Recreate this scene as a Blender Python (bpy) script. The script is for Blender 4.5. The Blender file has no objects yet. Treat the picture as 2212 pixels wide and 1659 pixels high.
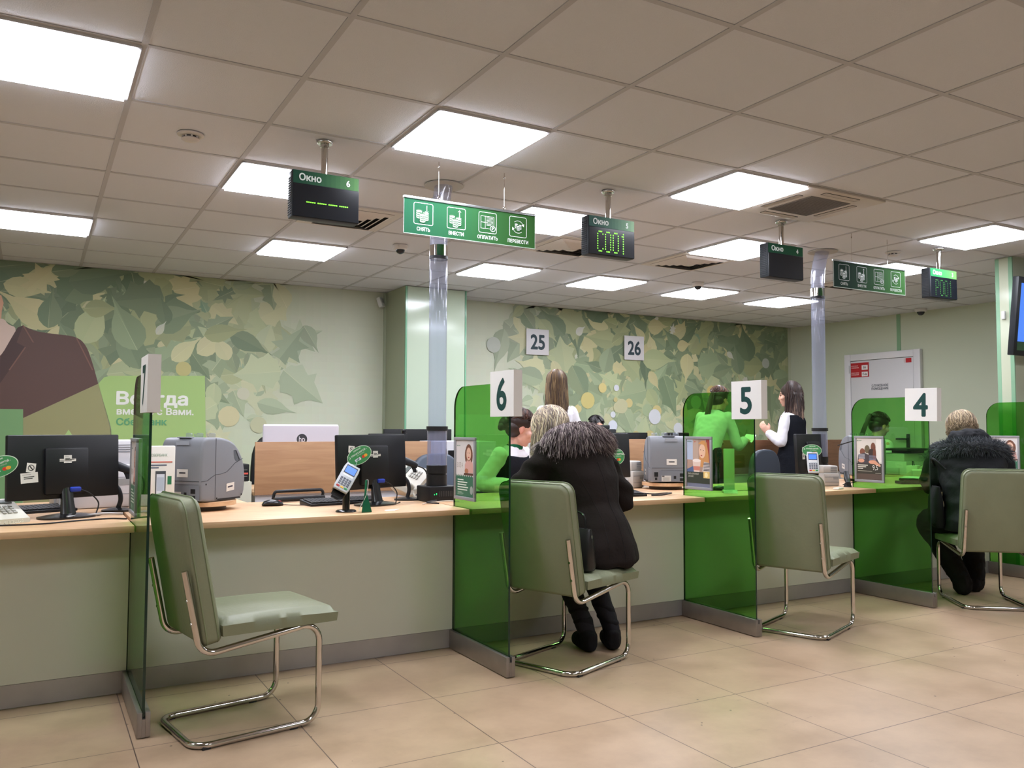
import bpy, bmesh, math, random
from mathutils import Vector, Matrix, Quaternion, noise
from mathutils.geometry import interpolate_bezier
PI = math.pi
S = bpy.context.scene
COL = S.collection

# ------------------------------------------------------------------ camera
CAMH = 1.1817
YAW, PITCH, ROLL, FPX = 0.51570, 0.05177, 0.00343, 1816.9
def _basis():
    cy, sy, cp, sp = math.cos(YAW), math.sin(YAW), math.cos(PITCH), math.sin(PITCH)
    f = Vector((sy*cp, cy*cp, sp)); r = Vector((cy, -sy, 0)); u = r.cross(f)
    cr, sr = math.cos(ROLL), math.sin(ROLL)
    return cr*r+sr*u, -sr*r+cr*u, f
RX, UX, FX = _basis()
cam = bpy.data.cameras.new('camera'); cam.sensor_width = 36; cam.lens = 36*FPX/2212
cam.clip_start = 0.02; cam.clip_end = 60
camo = bpy.data.objects.new('camera', cam); COL.objects.link(camo)
m3 = Matrix((RX, UX, -FX)).transposed()
camo.matrix_world = Matrix.Translation((0, 0, CAMH)) @ m3.to_4x4()
S.camera = camo
# measured points of the photograph on known planes (survey helpers)
def ray(u, v): return FX + RX*((u-1106)/FPX) + UX*((829.5-v)/FPX)
def aty(u, v, Y):
    d = ray(u, v); k = Y/d.y; return Vector((0, 0, CAMH)) + d*k
def atz(u, v, z):
    d = ray(u, v); k = (z-CAMH)/d.z; return Vector((0, 0, CAMH)) + d*k
def xat(u, Y, v=1000): return aty(u, v, Y).x

# ------------------------------------------------------------------ world, exposure
w = bpy.data.worlds.new('world'); S.world = w; w.use_nodes = True
w.node_tree.nodes['Background'].inputs[0].default_value = (0.75, 0.8, 0.85, 1)
w.node_tree.nodes['Background'].inputs[1].default_value = 0.05
S.view_settings.view_transform = 'Standard'
S.view_settings.look = 'None'
S.view_settings.exposure = 0.6
S.view_settings.gamma = 1.0
S.view_settings.use_curve_mapping = False
S.cycles.max_bounces = 10
S.cycles.transparent_max_bounces = 24
S.cycles.sample_clamp_indirect = 6.0
S.cycles.caustics_reflective = False
S.cycles.caustics_refractive = False
PANEL_EMIT = 19.0      # ceiling light panels

# ------------------------------------------------------------------ colours and materials
def lin(c):
    return tuple((x/255/12.92 if x/255 <= .04045 else ((x/255+.055)/1.055)**2.4) for x in c)
MATS = {}
def mat(name, rough=.6, metal=0., spec=.5, col=None, bump=0, bscale=60, coat=0, vary=0, vscale=3, emit=None, estr=0, sheen=0):
    """principled material; without col the colour comes from the mesh's own paint (attribute Col)"""
    if name in MATS: return MATS[name]
    m = bpy.data.materials.new(name); m.use_nodes = True; MATS[name] = m
    nt = m.node_tree; N = nt.nodes; L = nt.links; b = N['Principled BSDF']
    b.inputs['Roughness'].default_value = rough; b.inputs['Metallic'].default_value = metal
    b.inputs['Specular IOR Level'].default_value = spec
    b.inputs['Coat Weight'].default_value = coat
    if sheen: b.inputs['Sheen Weight'].default_value = sheen
    if col is None:
        a = N.new('ShaderNodeAttribute'); a.attribute_name = 'Col'; src = a.outputs['Color']
    else:
        a = N.new('ShaderNodeRGB'); a.outputs[0].default_value = (*lin(col), 1); src = a.outputs[0]
    if vary:
        tc = N.new('ShaderNodeTexCoord'); n = N.new('ShaderNodeTexNoise'); n.inputs['Scale'].default_value = vscale
        n.inputs['Detail'].default_value = 6; L.new(tc.outputs['Object'], n.inputs['Vector'])
        r = N.new('ShaderNodeMapRange'); r.inputs[1].default_value = .3; r.inputs[2].default_value = .7
        r.inputs[3].default_value = 1-vary; r.inputs[4].default_value = 1+vary
        L.new(n.outputs[0], r.inputs[0])
        mx = N.new('ShaderNodeVectorMath'); mx.operation = 'SCALE'
        L.new(src, mx.inputs[0]); L.new(r.outputs[0], mx.inputs['Scale']); src = mx.outputs[0]
    L.new(src, b.inputs['Base Color'])
    if bump:
        tc = N.new('ShaderNodeTexCoord'); n = N.new('ShaderNodeTexNoise'); n.inputs['Scale'].default_value = bscale
        n.inputs['Detail'].default_value = 4; L.new(tc.outputs['Object'], n.inputs['Vector'])
        bp = N.new('ShaderNodeBump'); bp.inputs['Strength'].default_value = bump; bp.inputs['Distance'].default_value = .01
        L.new(n.outputs[0], bp.inputs['Height']); L.new(bp.outputs[0], b.inputs['Normal'])
    if emit:
        b.inputs['Emission Color'].default_value = (*lin(emit), 1); b.inputs['Emission Strength'].default_value = estr
    return m
matte = mat('matte_paint', .75, spec=.25)
satin = mat('satin_plastic', .45, spec=.35)
gloss = mat('gloss_plastic', .2)
print_m = mat('printed_surface', .5, spec=.3)
wallm = mat('wall_paint', .7, spec=.25, bump=.04, bscale=250)
alum = mat('brushed_aluminium', .38, .85, col=(158, 152, 148), vary=.08, vscale=8)
kickm = mat('aluminium_kick_plate', .34, .4, col=(168, 164, 162), vary=.1, vscale=5)
chrome = mat('chrome', .09, 1., col=(205, 200, 195))
hairm = mat('hair', .42, spec=.4)
furm = mat('fur', .7, spec=.2)
skinm = mat('skin', .5, spec=.3)
leather = mat('green_leatherette', .45, spec=.35, col=(126, 130, 104), bump=.10, bscale=55, vary=.05, vscale=6)
wool = mat('wool_cloth', .95, spec=.1, bump=.25, bscale=70)
nylon = mat('nylon_cloth', .72, spec=.2, bump=.5, bscale=22)
cloth = mat('shirt_cloth', .85, spec=.15, bump=.3, bscale=25)
knit = mat('suede', .9, spec=.1, bump=.6, bscale=30)
lamp_m = mat('light_diffuser', .5, col=(255, 255, 255), emit=(240, 243, 255), estr=PANEL_EMIT)
led = mat('green_led', .5, col=(60, 160, 30), emit=(120, 230, 40), estr=1.6)
led_dim = mat('green_led_dim', .5, col=(30, 80, 30), emit=(70, 150, 50), estr=.35)
screen_blue = mat('lit_screen_blue', .3, col=(40, 70, 140), emit=(70, 120, 215), estr=.8)
screen_dim = mat('lit_screen_dim', .25, col=(20, 30, 50), emit=(60, 80, 120), estr=.35)

def wood(name, c1, c2, sc=(1.2, 14, 14), rough=.45):
    m = bpy.data.materials.new(name); m.use_nodes = True; nt = m.node_tree; N = nt.nodes; L = nt.links
    b = N['Principled BSDF']; b.inputs['Roughness'].default_value = rough
    tc = N.new('ShaderNodeTexCoord'); mp = N.new('ShaderNodeMapping'); mp.inputs['Scale'].default_value = sc
    n = N.new('ShaderNodeTexNoise'); n.inputs['Scale'].default_value = 2.2; n.inputs['Detail'].default_value = 7
    n.inputs['Distortion'].default_value = .6
    r = N.new('ShaderNodeValToRGB'); r.color_ramp.elements[0].position = .32; r.color_ramp.elements[1].position = .7
    r.color_ramp.elements[0].color = (*lin(c1), 1); r.color_ramp.elements[1].color = (*lin(c2), 1)
    L.new(tc.outputs['Object'], mp.inputs[0]); L.new(mp.outputs[0], n.inputs['Vector']); L.new(n.outputs[0], r.inputs[0])
    L.new(r.outputs[0], b.inputs['Base Color']); return m
beech = wood('beech_laminate', (196, 156, 118), (214, 178, 140))
oak = wood('oak_screen_laminate', (170, 128, 94), (190, 150, 112))
darker_wood = wood('darker_screen_laminate', (128, 88, 62), (148, 104, 76))  # darker, browner variant of the oak screen laminate

def glass_mat(name, tint, rough=.02, edge=False, haze=0, hazecol=(200, 205, 215)):
    m = bpy.data.materials.new(name); m.use_nodes = True; nt = m.node_tree; N = nt.nodes; L = nt.links
    for n in list(N): N.remove(n)
    out = N.new('ShaderNodeOutputMaterial'); t = N.new('ShaderNodeBsdfTransparent'); t.inputs[0].default_value = (*tint, 1)
    g = N.new('ShaderNodeBsdfGlossy'); g.inputs['Roughness'].default_value = rough
    fr = N.new('ShaderNodeFresnel'); geo = N.new('ShaderNodeNewGeometry')     # thin sheet: the same reflection on both faces
    mr = N.new('ShaderNodeMapRange'); mr.inputs[3].default_value = 1.45; mr.inputs[4].default_value = 1/1.45
    L.new(geo.outputs['Backfacing'], mr.inputs[0]); L.new(mr.outputs[0], fr.inputs[0])
    last = t
    if haze:
        d = N.new('ShaderNodeBsdfDiffuse'); d.inputs[0].default_value = (*lin(hazecol), 1)
        mx = N.new('ShaderNodeMixShader'); mx.inputs[0].default_value = haze
        L.new(t.outputs[0], mx.inputs[1]); L.new(d.outputs[0], mx.inputs[2]); last = mx
    m2 = N.new('ShaderNodeMixShader'); L.new(fr.outputs[0], m2.inputs[0]); L.new(last.outputs[0], m2.inputs[1]); L.new(g.outputs[0], m2.inputs[2])
    L.new(m2.outputs[0], out.inputs[0]); return m
green_glass = glass_mat('green_tinted_glass', (.41, .745, .32))
green_edge = mat('dark_green_glass_edge', .15, col=(10, 46, 34))
tube_glass = glass_mat('clear_tube_plastic', (.84, .85, .93), .06, haze=.17, hazecol=(190, 195, 215))
clear_plastic = glass_mat('clear_plastic', (.85, .87, .88), .05, haze=.15)

# floor
def floor_mat():
    m = bpy.data.materials.new('stone_floor_tiles'); m.use_nodes = True; nt = m.node_tree; N = nt.nodes; L = nt.links
    b = N['Principled BSDF']; tc = N.new('ShaderNodeTexCoord')
    def noise_(sc, det, rr=.5):
        n = N.new('ShaderNodeTexNoise'); n.inputs['Scale'].default_value = sc; n.inputs['Detail'].default_value = det
        n.inputs['Roughness'].default_value = rr; L.new(tc.outputs['Object'], n.inputs['Vector']); return n
    n1 = noise_(3.2, 8, .62); r = N.new('ShaderNodeValToRGB'); L.new(n1.outputs[0], r.inputs[0])
    r.color_ramp.elements[0].position = .36; r.color_ramp.elements[0].color = (*lin((165, 140, 113)), 1)
    r.color_ramp.elements[1].position = .62; r.color_ramp.elements[1].color = (*lin((183, 157, 129)), 1)
    # scuffs
    mp = N.new('ShaderNodeMapping'); mp.inputs['Scale'].default_value = (9, 26, 1); L.new(tc.outputs['Object'], mp.inputs[0])
    n2 = N.new('ShaderNodeTexNoise'); n2.inputs['Scale'].default_value = 1; n2.inputs['Detail'].default_value = 6; n2.inputs['Roughness'].default_value = .7
    L.new(mp.outputs[0], n2.inputs['Vector'])
    r2 = N.new('ShaderNodeValToRGB'); r2.color_ramp.elements[0].position = .60; r2.color_ramp.elements[1].position = .74
    L.new(n2.outputs[0], r2.inputs[0])
    n3 = noise_(1.3, 3); r3 = N.new('ShaderNodeValToRGB'); r3.color_ramp.elements[0].position = .45; r3.color_ramp.elements[1].position = .65
    L.new(n3.outputs[0], r3.inputs[0])
    mu = N.new('ShaderNodeMath'); mu.operation = 'MULTIPLY'; L.new(r2.outputs[0], mu.inputs[0]); L.new(r3.outputs[0], mu.inputs[1])
    mu2 = N.new('ShaderNodeMath'); mu2.operation = 'MULTIPLY'; mu2.inputs[1].default_value = .45; L.new(mu.outputs[0], mu2.inputs[0])
    mx = N.new('ShaderNodeMix'); mx.data_type = 'RGBA'; L.new(mu2.outputs[0], mx.inputs[0]); L.new(r.outputs[0], mx.inputs[6])
    mx.inputs[7].default_value = (*lin((96, 82, 70)), 1)
    # speckle dirt
    v = N.new('ShaderNodeTexVoronoi'); v.inputs['Scale'].default_value = 7; L.new(tc.outputs['Object'], v.inputs['Vector'])
    lt = N.new('ShaderNodeMath'); lt.operation = 'LESS_THAN'; lt.inputs[1].default_value = .035; L.new(v.outputs['Distance'], lt.inputs[0])
    mx2 = N.new('ShaderNodeMix'); mx2.data_type = 'RGBA'; L.new(lt.outputs[0], mx2.inputs[0]); L.new(mx.outputs[2], mx2.inputs[6]); mx2.inputs[7].default_value = (*lin((84, 70, 58)), 1)
    # joints
    sx = N.new('ShaderNodeSeparateXYZ'); L.new(tc.outputs['Object'], sx.inputs[0])
    prev = None
    for i, off in ((0, .3504), (1, .4223)):
        a = N.new('ShaderNodeMath'); a.operation = 'SUBTRACT'; L.new(sx.outputs[i], a.inputs[0]); a.inputs[1].default_value = off-60*.6
        d = N.new('ShaderNodeMath'); d.operation = 'PINGPONG'; L.new(a.outputs[0], d.inputs[0]); d.inputs[1].default_value = .3
        l = N.new('ShaderNodeMath'); l.operation = 'LESS_THAN'; L.new(d.outputs[0], l.inputs[0]); l.inputs[1].default_value = .002
        if prev is None: prev = l
        else:
            q = N.new('ShaderNodeMath'); q.operation = 'MAXIMUM'; L.new(prev.outputs[0], q.inputs[0]); L.new(l.outputs[0], q.inputs[1]); prev = q
    mx3 = N.new('ShaderNodeMix'); mx3.data_type = 'RGBA'; L.new(prev.outputs[0], mx3.inputs[0]); L.new(mx2.outputs[2], mx3.inputs[6]); mx3.inputs[7].default_value = (*lin((92, 76, 66)), 1)
    L.new(mx3.outputs[2], b.inputs['Base Color'])
    rr = N.new('ShaderNodeMapRange'); rr.inputs[3].default_value = .28; rr.inputs[4].default_value = .5; L.new(n1.outputs[0], rr.inputs[0])
    L.new(rr.outputs[0], b.inputs['Roughness']); b.inputs['Specular IOR Level'].default_value = .4
    return m

# ------------------------------------------------------------------ mesh builder
TXT = {}
def text_geo(s, bold=0.0, shear=0.0):
    """outlines of the built-in font, filled in thin trapezoids by winding number (its glyphs overlap themselves)"""
    if s in TXT: return TXT[s]
    c = bpy.data.curves.new('t', 'FONT'); c.body = s; c.size = 1; c.align_x = 'LEFT'
    o = bpy.data.objects.new('t', c); COL.objects.link(o)
    cu = o.to_curve(bpy.context.evaluated_depsgraph_get()); E_ = []
    for sp in cu.splines:
        P = []
        if sp.type == 'BEZIER':
            B = sp.bezier_points; n = len(B)
            for k in range(n):
                a, b = B[k], B[(k+1) % n]
                straight = (a.handle_right-a.co).cross(b.co-a.co).length < 1e-5 and (b.handle_left-b.co).cross(b.co-a.co).length < 1e-5
                for q in (interpolate_bezier(a.co, a.handle_right, b.handle_left, b.co, 2 if straight else 6)[:-1]): P.append((round(q.x, 4), round(q.y, 4)))
        else: P = [(round(q.co.x, 4), round(q.co.y, 4)) for q in sp.points]
        for k in range(len(P)):
            a, b = P[k-1], P[k]
            if a[1] != b[1]: E_.append((a, b, 1) if a[1] < b[1] else (b, a, -1))
    o.to_curve_clear(); bpy.data.objects.remove(o); bpy.data.curves.remove(c)
    if not E_: TXT[s] = ([], [], 0, 1, 0, 1); return TXT[s]
    ys = sorted({e[0][1] for e in E_} | {e[1][1] for e in E_}); lv = [ys[0]]
    for y in ys[1:]:
        if y-lv[-1] > .0008: lv.append(y)
    vs, fs = [], []
    X = lambda e, y: e[0][0]+(e[1][0]-e[0][0])*(min(max(y, e[0][1]), e[1][1])-e[0][1])/(e[1][1]-e[0][1])
    for y0, y1 in zip(lv, lv[1:]):
        ym = (y0+y1)/2; act = sorted((e for e in E_ if e[0][1] <= ym < e[1][1]), key=lambda e: X(e, ym)); w_ = 0; st = None
        for e in act:
            w2 = w_+e[2]
            if w_ == 0 and w2 != 0: st = e
            elif w_ != 0 and w2 == 0:
                n = len(vs); vs += [(X(st, y0), y0), (X(e, y0), y0), (X(e, y1), y1), (X(st, y1), y1)]; fs.append((n, n+1, n+2, n+3))
            w_ = w2
    xs = [v[0] for v in vs]
    TXT[s] = (vs, fs, min(xs), max(xs), min(ys), max(ys)); return TXT[s]
def heavy(vs, fs, bold):
    d = bold
    if d <= 0: return [(x, y, 0) for x, y in vs], fs
    V_, F_ = [], []
    for i, (dx, dy) in enumerate(((-d, 0), (d, 0), (0, -d), (0, d), (-.7*d, -.7*d), (.7*d, -.7*d), (-.7*d, .7*d), (.7*d, .7*d), (0, 0))):      # heavier strokes: the glyph laid several times, a hair apart
        n = len(V_); V_ += [(x+dx, y+dy, .00006*i) for x, y in vs]; F_ += [tuple(q+n for q in f) for f in fs]
    return V_, F_
def frame_(t, ref=None):
    t = t.normalized(); r = ref if ref is not None else (Vector((0, 0, 1)) if abs(t.z) < .9 else Vector((1, 0, 0)))
    a = r.cross(t); a = a.normalized() if a.length > 1e-6 else t.orthogonal().normalized()
    return a, t.cross(a)

class MB:
    def __init__(s, c=(200, 200, 200)):
        s.v = []; s.f = []; s.fc = []; s.fm = []; s.M = Matrix(); s.c = c; s.mi = 0; s.flat = []; s.fl = False
    def at(s, loc=(0, 0, 0), rz=0, rx=0, ry=0, base=None):
        s.M = (base if base is not None else Matrix()) @ Matrix.Translation(loc) @ Matrix.Rotation(rz, 4, 'Z') @ Matrix.Rotation(ry, 4, 'Y') @ Matrix.Rotation(rx, 4, 'X'); return s
    def add(s, vs, fs, c=None):
        n = len(s.v); M = s.M; s.v += [tuple(M @ Vector(p)) for p in vs]; c = c or s.c
        for f in fs:
            s.f.append(tuple(i+n for i in f)); s.fc.append(c); s.fm.append(s.mi)
        return s
    def box(s, cx, cy, cz, sx, sy, sz, bev=0, c=None, seg=2):
        if bev <= 0:
            x, y, z = sx/2, sy/2, sz/2
            vs = [(cx+a*x, cy+b*y, cz+d*z) for a in (-1, 1) for b in (-1, 1) for d in (-1, 1)]
            return s.add(vs, [(0, 1, 3, 2), (4, 6, 7, 5), (0, 4, 5, 1), (2, 3, 7, 6), (0, 2, 6, 4), (1, 5, 7, 3)], c)
        bm = bmesh.new(); bmesh.ops.create_cube(bm, size=1)
        for v in bm.verts: v.co = Vector((v.co.x*sx, v.co.y*sy, v.co.z*sz))
        bmesh.ops.bevel(bm, geom=bm.edges[:], offset=min(bev, .49*min(sx, sy, sz)), segments=seg, profile=.5, affect='EDGES')
        vs = [(v.co.x+cx, v.co.y+cy, v.co.z+cz) for v in bm.verts]; bm.verts.index_update()
        fs = [tuple(v.index for v in f.verts) for f in bm.faces]; bm.free(); return s.add(vs, fs, c)
    def b2(s, x0, x1, y0, y1, z0, z1, bev=0, c=None):
        return s.box((x0+x1)/2, (y0+y1)/2, (z0+z1)/2, abs(x1-x0), abs(y1-y0), abs(z1-z0), bev, c)
    def poly(s, pts, c=None): return s.add(pts, [tuple(range(len(pts)))], c)
    def prism(s, pts, h, c=None, plane='xy', bev=0):
        """outline (a,b) extruded by h: xy->z, xz->y, yz->x"""
        def P(a, b, t): return {'xy': (a, b, t), 'xz': (a, t, b), 'yz': (t, a, b)}[plane]
        n = len(pts)
        if bev:
            bm = bmesh.new(); A = [bm.verts.new(P(a, b, 0)) for a, b in pts]; B = [bm.verts.new(P(a, b, h)) for a, b in pts]
            bm.faces.new(A[::-1]); bm.faces.new(B)
            for i in range(n): bm.faces.new((A[i], A[(i+1) % n], B[(i+1) % n], B[i]))
            bmesh.ops.recalc_face_normals(bm, faces=bm.faces[:])
            ed = [e for e in bm.edges if (e.verts[0] in A) == (e.verts[1] in A)]
            bmesh.ops.bevel(bm, geom=ed, offset=bev, segments=3, profile=.5, affect='EDGES')
            bm.verts.index_update(); vs = [tuple(v.co) for v in bm.verts]; fs = [tuple(v.index for v in f.verts) for f in bm.faces]; bm.free()
            return s.add(vs, fs, c)
        vs = [P(a, b, 0) for a, b in pts]+[P(a, b, h) for a, b in pts]
        return s.add(vs, [tuple(range(n))[::-1], tuple(range(n, 2*n))]+[(i, (i+1) % n, n+(i+1) % n, n+i) for i in range(n)], c)
    def tube(s, pts, r, n=12, c=None, cap=True, closed=False, sq=1.0):
        pts = [Vector(p) for p in pts]; k = len(pts); R = r if isinstance(r, (list, tuple)) else [r]*k
        T = []
        for i in range(k):
            if closed: t = pts[(i+1) % k]-pts[i-1]
            else: t = pts[min(i+1, k-1)]-pts[max(i-1, 0)]
            T.append(t.normalized() if t.length > 1e-9 else Vector((0, 0, 1)))
        a, b = frame_(T[0]); vs = []
        for i in range(k):
            if i:
                q = T[i-1].rotation_difference(T[i]); a = q @ a; a = (a-T[i]*a.dot(T[i])).normalized()
            b = T[i].cross(a)
            for j in range(n):
                th = 2*PI*j/n; vs.append(tuple(pts[i]+(a*math.cos(th)+b*math.sin(th)*sq)*R[i]))
        fs = []
        for i in range(k if closed else k-1):
            i2 = (i+1) % k
            for j in range(n): fs.append((i*n+j, i*n+(j+1) % n, i2*n+(j+1) % n, i2*n+j))
        if cap and not closed: fs += [tuple(range(n))[::-1], tuple(range((k-1)*n, k*n))]
        return s.add(vs, fs, c)
    def lathe(s, prof, n=24, c=None, loc=(0, 0, 0)):
        vs = []; k = len(prof)
        for r, z in prof:
            for j in range(n): vs.append((loc[0]+r*math.cos(2*PI*j/n), loc[1]+r*math.sin(2*PI*j/n), loc[2]+z))
        fs = [(i*n+j, i*n+(j+1) % n, (i+1)*n+(j+1) % n, (i+1)*n+j) for i in range(k-1) for j in range(n)]
        fs += [tuple(range(n))[::-1], tuple(range((k-1)*n, k*n))]
        return s.add(vs, fs, c)
    def ell(s, cx, cy, cz, rx, ry, rz, n=16, c=None):
        k = n//2; vs = [(cx, cy, cz-rz)]
        for i in range(1, k):
            ph = -PI/2+PI*i/k
            for j in range(n): vs.append((cx+rx*math.cos(ph)*math.cos(2*PI*j/n), cy+ry*math.cos(ph)*math.sin(2*PI*j/n), cz+rz*math.sin(ph)))
        vs.append((cx, cy, cz+rz)); fs = [(0, 1+(j+1) % n, 1+j) for j in range(n)]
        for i in range(k-2):
            for j in range(n): a = 1+i*n; fs.append((a+j, a+(j+1) % n, a+n+(j+1) % n, a+n+j))
        a = 1+(k-2)*n; fs += [(a+j, a+(j+1) % n, len(vs)-1) for j in range(n)]
        return s.add(vs, fs, c)
    def loft(s, secs, n=28, c=None, p=2.0, cap=True):
        """secs: (centre, lateral half vector, depth half vector)"""
        vs = []
        for cen, A, B in secs:
            cen, A, B = Vector(cen), Vector(A), Vector(B)
            for j in range(n):
                th = 2*PI*j/n; ca, sa = math.cos(th), math.sin(th)
                e = 2/p; x = math.copysign(abs(ca)**e, ca); y = math.copysign(abs(sa)**e, sa)
                vs.append(tuple(cen+A*x+B*y))
        k = len(secs); fs = [(i*n+j, i*n+(j+1) % n, (i+1)*n+(j+1) % n, (i+1)*n+j) for i in range(k-1) for j in range(n)]
        if cap: fs += [tuple(range(n))[::-1], tuple(range((k-1)*n, k*n))]
        return s.add(vs, fs, c)
    def text(s, t, h, c=None, bold=.0, sx=1., align='C', depth=0, base=Matrix(), ref='H'):
        """flat lettering in the local xy plane; h = height of a capital"""
        vs, fs, x0, x1, y0, y1 = text_geo(t, 0); vs, fs = heavy(vs, fs, bold)
        k = h/.70; W = (x1-x0)*k*sx; ox = {'C': -W/2, 'L': 0, 'R': -W}[align]
        pts = [base @ Vector(((x-x0)*k*sx+ox, y*k, z)) for x, y, z in vs]
        return s.add([tuple(p) for p in pts], fs, c)
    def disc(s, cx, cy, rx, ry, z=0, n=28, c=None, rot=0):
        cr, sr = math.cos(rot), math.sin(rot); P = []
        for i in range(n):
            a, b = rx*math.cos(2*PI*i/n), ry*math.sin(2*PI*i/n); P.append((cx+a*cr-b*sr, cy+a*sr+b*cr, z))
        return s.poly(P, c)
    def rect(s, x0, x1, y0, y1, z=0, c=None): return s.poly([(x0, y0, z), (x1, y0, z), (x1, y1, z), (x0, y1, z)], c)
    def rring(s, x0, x1, y0, y1, r, t, z=0, c=None, n=5):
        def rr(x0, x1, y0, y1, r):
            P = []
            for cx, cy, a0 in ((x1-r, y1-r, 0), (x0+r, y1-r, PI/2), (x0+r, y0+r, PI), (x1-r, y0+r, 1.5*PI)):
                for i in range(n+1): a = a0+PI/2*i/n; P.append((cx+r*math.cos(a), cy+r*math.sin(a), z))
            return P
        A = rr(x0, x1, y0, y1, r); B = rr(x0+t, x1-t, y0+t, y1-t, max(r-t, .0001)); k = len(A)
        return s.add(A+B, [(i, (i+1) % k, k+(i+1) % k, k+i) for i in range(k)], c)
    def build(s, name, m, parent=None, loc=None, smooth=35, kind=None):
        me = bpy.data.meshes.new(name)
        off = Vector(loc) if loc is not None else Vector((0, 0, 0))
        me.from_pydata([tuple(Vector(p)-off) for p in s.v], [], s.f)
        ms = m if isinstance(m, (list, tuple)) else [m]
        for q in ms: me.materials.append(q)
        me.polygons.foreach_set('material_index', s.fm)
        at = me.color_attributes.new('Col', 'FLOAT_COLOR', 'CORNER'); buf = []
        cache = {}
        for p, c in zip(me.polygons, s.fc):
            l = cache.get(c)
            if l is None: l = cache[c] = (*lin(c), 1.)
            buf += list(l)*p.loop_total
        at.data.foreach_set('color', buf)
        if smooth:
            me.polygons.foreach_set('use_smooth', [True]*len(me.polygons)); me.set_sharp_from_angle(angle=math.radians(smooth))
        me.update()
        o = bpy.data.objects.new(name, me); COL.objects.link(o)
        if loc is not None: o.location = off
        if parent: o.parent = parent
        if kind: o['kind'] = kind
        return o

def thing(name, label, cat, loc=(0, 0, 0), rz=0, group=None):
    o = bpy.data.objects.new(name, None); COL.objects.link(o); o.empty_display_size = .1
    o.location = loc; o.rotation_euler = (0, 0, rz); o['label'] = label; o['category'] = cat
    if group: o['group'] = group
    return o
def tag(o, label, cat, group=None, kind=None):
    o['label'] = label; o['category'] = cat
    if group: o['group'] = group
    if kind: o['kind'] = kind
    return o
def dup(root, loc, rz, label, group=None):
    r = root.copy(); COL.objects.link(r); r.location = loc; r.rotation_euler = (0, 0, rz); r['label'] = label
    if group: r['group'] = group
    for ch in list(root.children):
        c = ch.copy(); COL.objects.link(c); c.parent = r
        for g in list(ch.children):
            d = g.copy(); COL.objects.link(d); d.parent = c
    return r
def fillet(pts, r, n=6):
    pts = [Vector(p) for p in pts]; out = [pts[0]]
    for i in range(1, len(pts)-1):
        a, b, c = pts[i-1], pts[i], pts[i+1]; u = (a-b).normalized(); v = (c-b).normalized()
        ang = u.angle(v); d = min(r/math.tan(ang/2), (a-b).length*.49, (c-b).length*.49); rr = d*math.tan(ang/2)
        p0 = b+u*d; p1 = b+v*d; cen = b+(u+v).normalized()*(rr/math.sin(ang/2))
        for k in range(n+1):
            t = k/n; q = (p0-cen).normalized().slerp((p1-cen).normalized(), t); out.append(cen+q*rr)
    out.append(pts[-1]); return out
def smoothpath(pts, n=8):
    pts = [Vector(p) for p in pts]; out = []
    P = [2*pts[0]-pts[1]]+pts+[2*pts[-1]-pts[-2]]
    for i in range(1, len(P)-2):
        a, b, c, d = P[i-1:i+3]
        for k in range(n):
            t = k/n; out.append(.5*((2*b)+(c-a)*t+(2*a-5*b+4*c-d)*t*t+(3*b-3*c+d-a)*t**3))
    out.append(pts[-1]); return out
VERT = Matrix(((1, 0, 0, 0), (0, 0, -1, 0), (0, 1, 0, 0), (0, 0, 0, 1)))     # local xy plane -> faces -y (x right, y up)
VLEFT = Matrix(((0, 0, -1, 0), (-1, 0, 0, 0), (0, 1, 0, 0), (0, 0, 0, 1)))   # faces -x (x runs towards -y, y up)
# ================================================================== THE ROOM
CE = 2.60; YB = 8.37; XR = 9.28; XL = -3.28; YF = -3.26
m = MB((170, 150, 120)); m.rect(XL, XR, YF, YB+.02, 0); fl = m.build('floor', floor_mat(), kind='structure', smooth=0)

# ceiling: tiles resting in a grid of tee bars
GX, GY = .317, .345
m = MB((204, 206, 212)); m.b2(XL, XR, YF, YB, CE+.0035, CE+.04)
xs = [GX+.6*i for i in range(-6, 15)]; ys = [GY+.6*j for j in range(-6, 14)]
BARC = (180, 180, 184); GAPC = (150, 144, 140)
for x in xs:
    if XL < x < XR:
        m.b2(x-.012, x+.012, YF, YB, CE, CE+.01, c=BARC)
for y in ys:
    if YF < y < YB:
        m.b2(XL, XR, y-.012, y+.012, CE+.0003, CE+.01, c=BARC)
ceil_m = mat('mineral_ceiling_tiles', .85, spec=.15, bump=.25, bscale=220)
m.build('ceiling', ceil_m, kind='structure', smooth=0)

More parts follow.
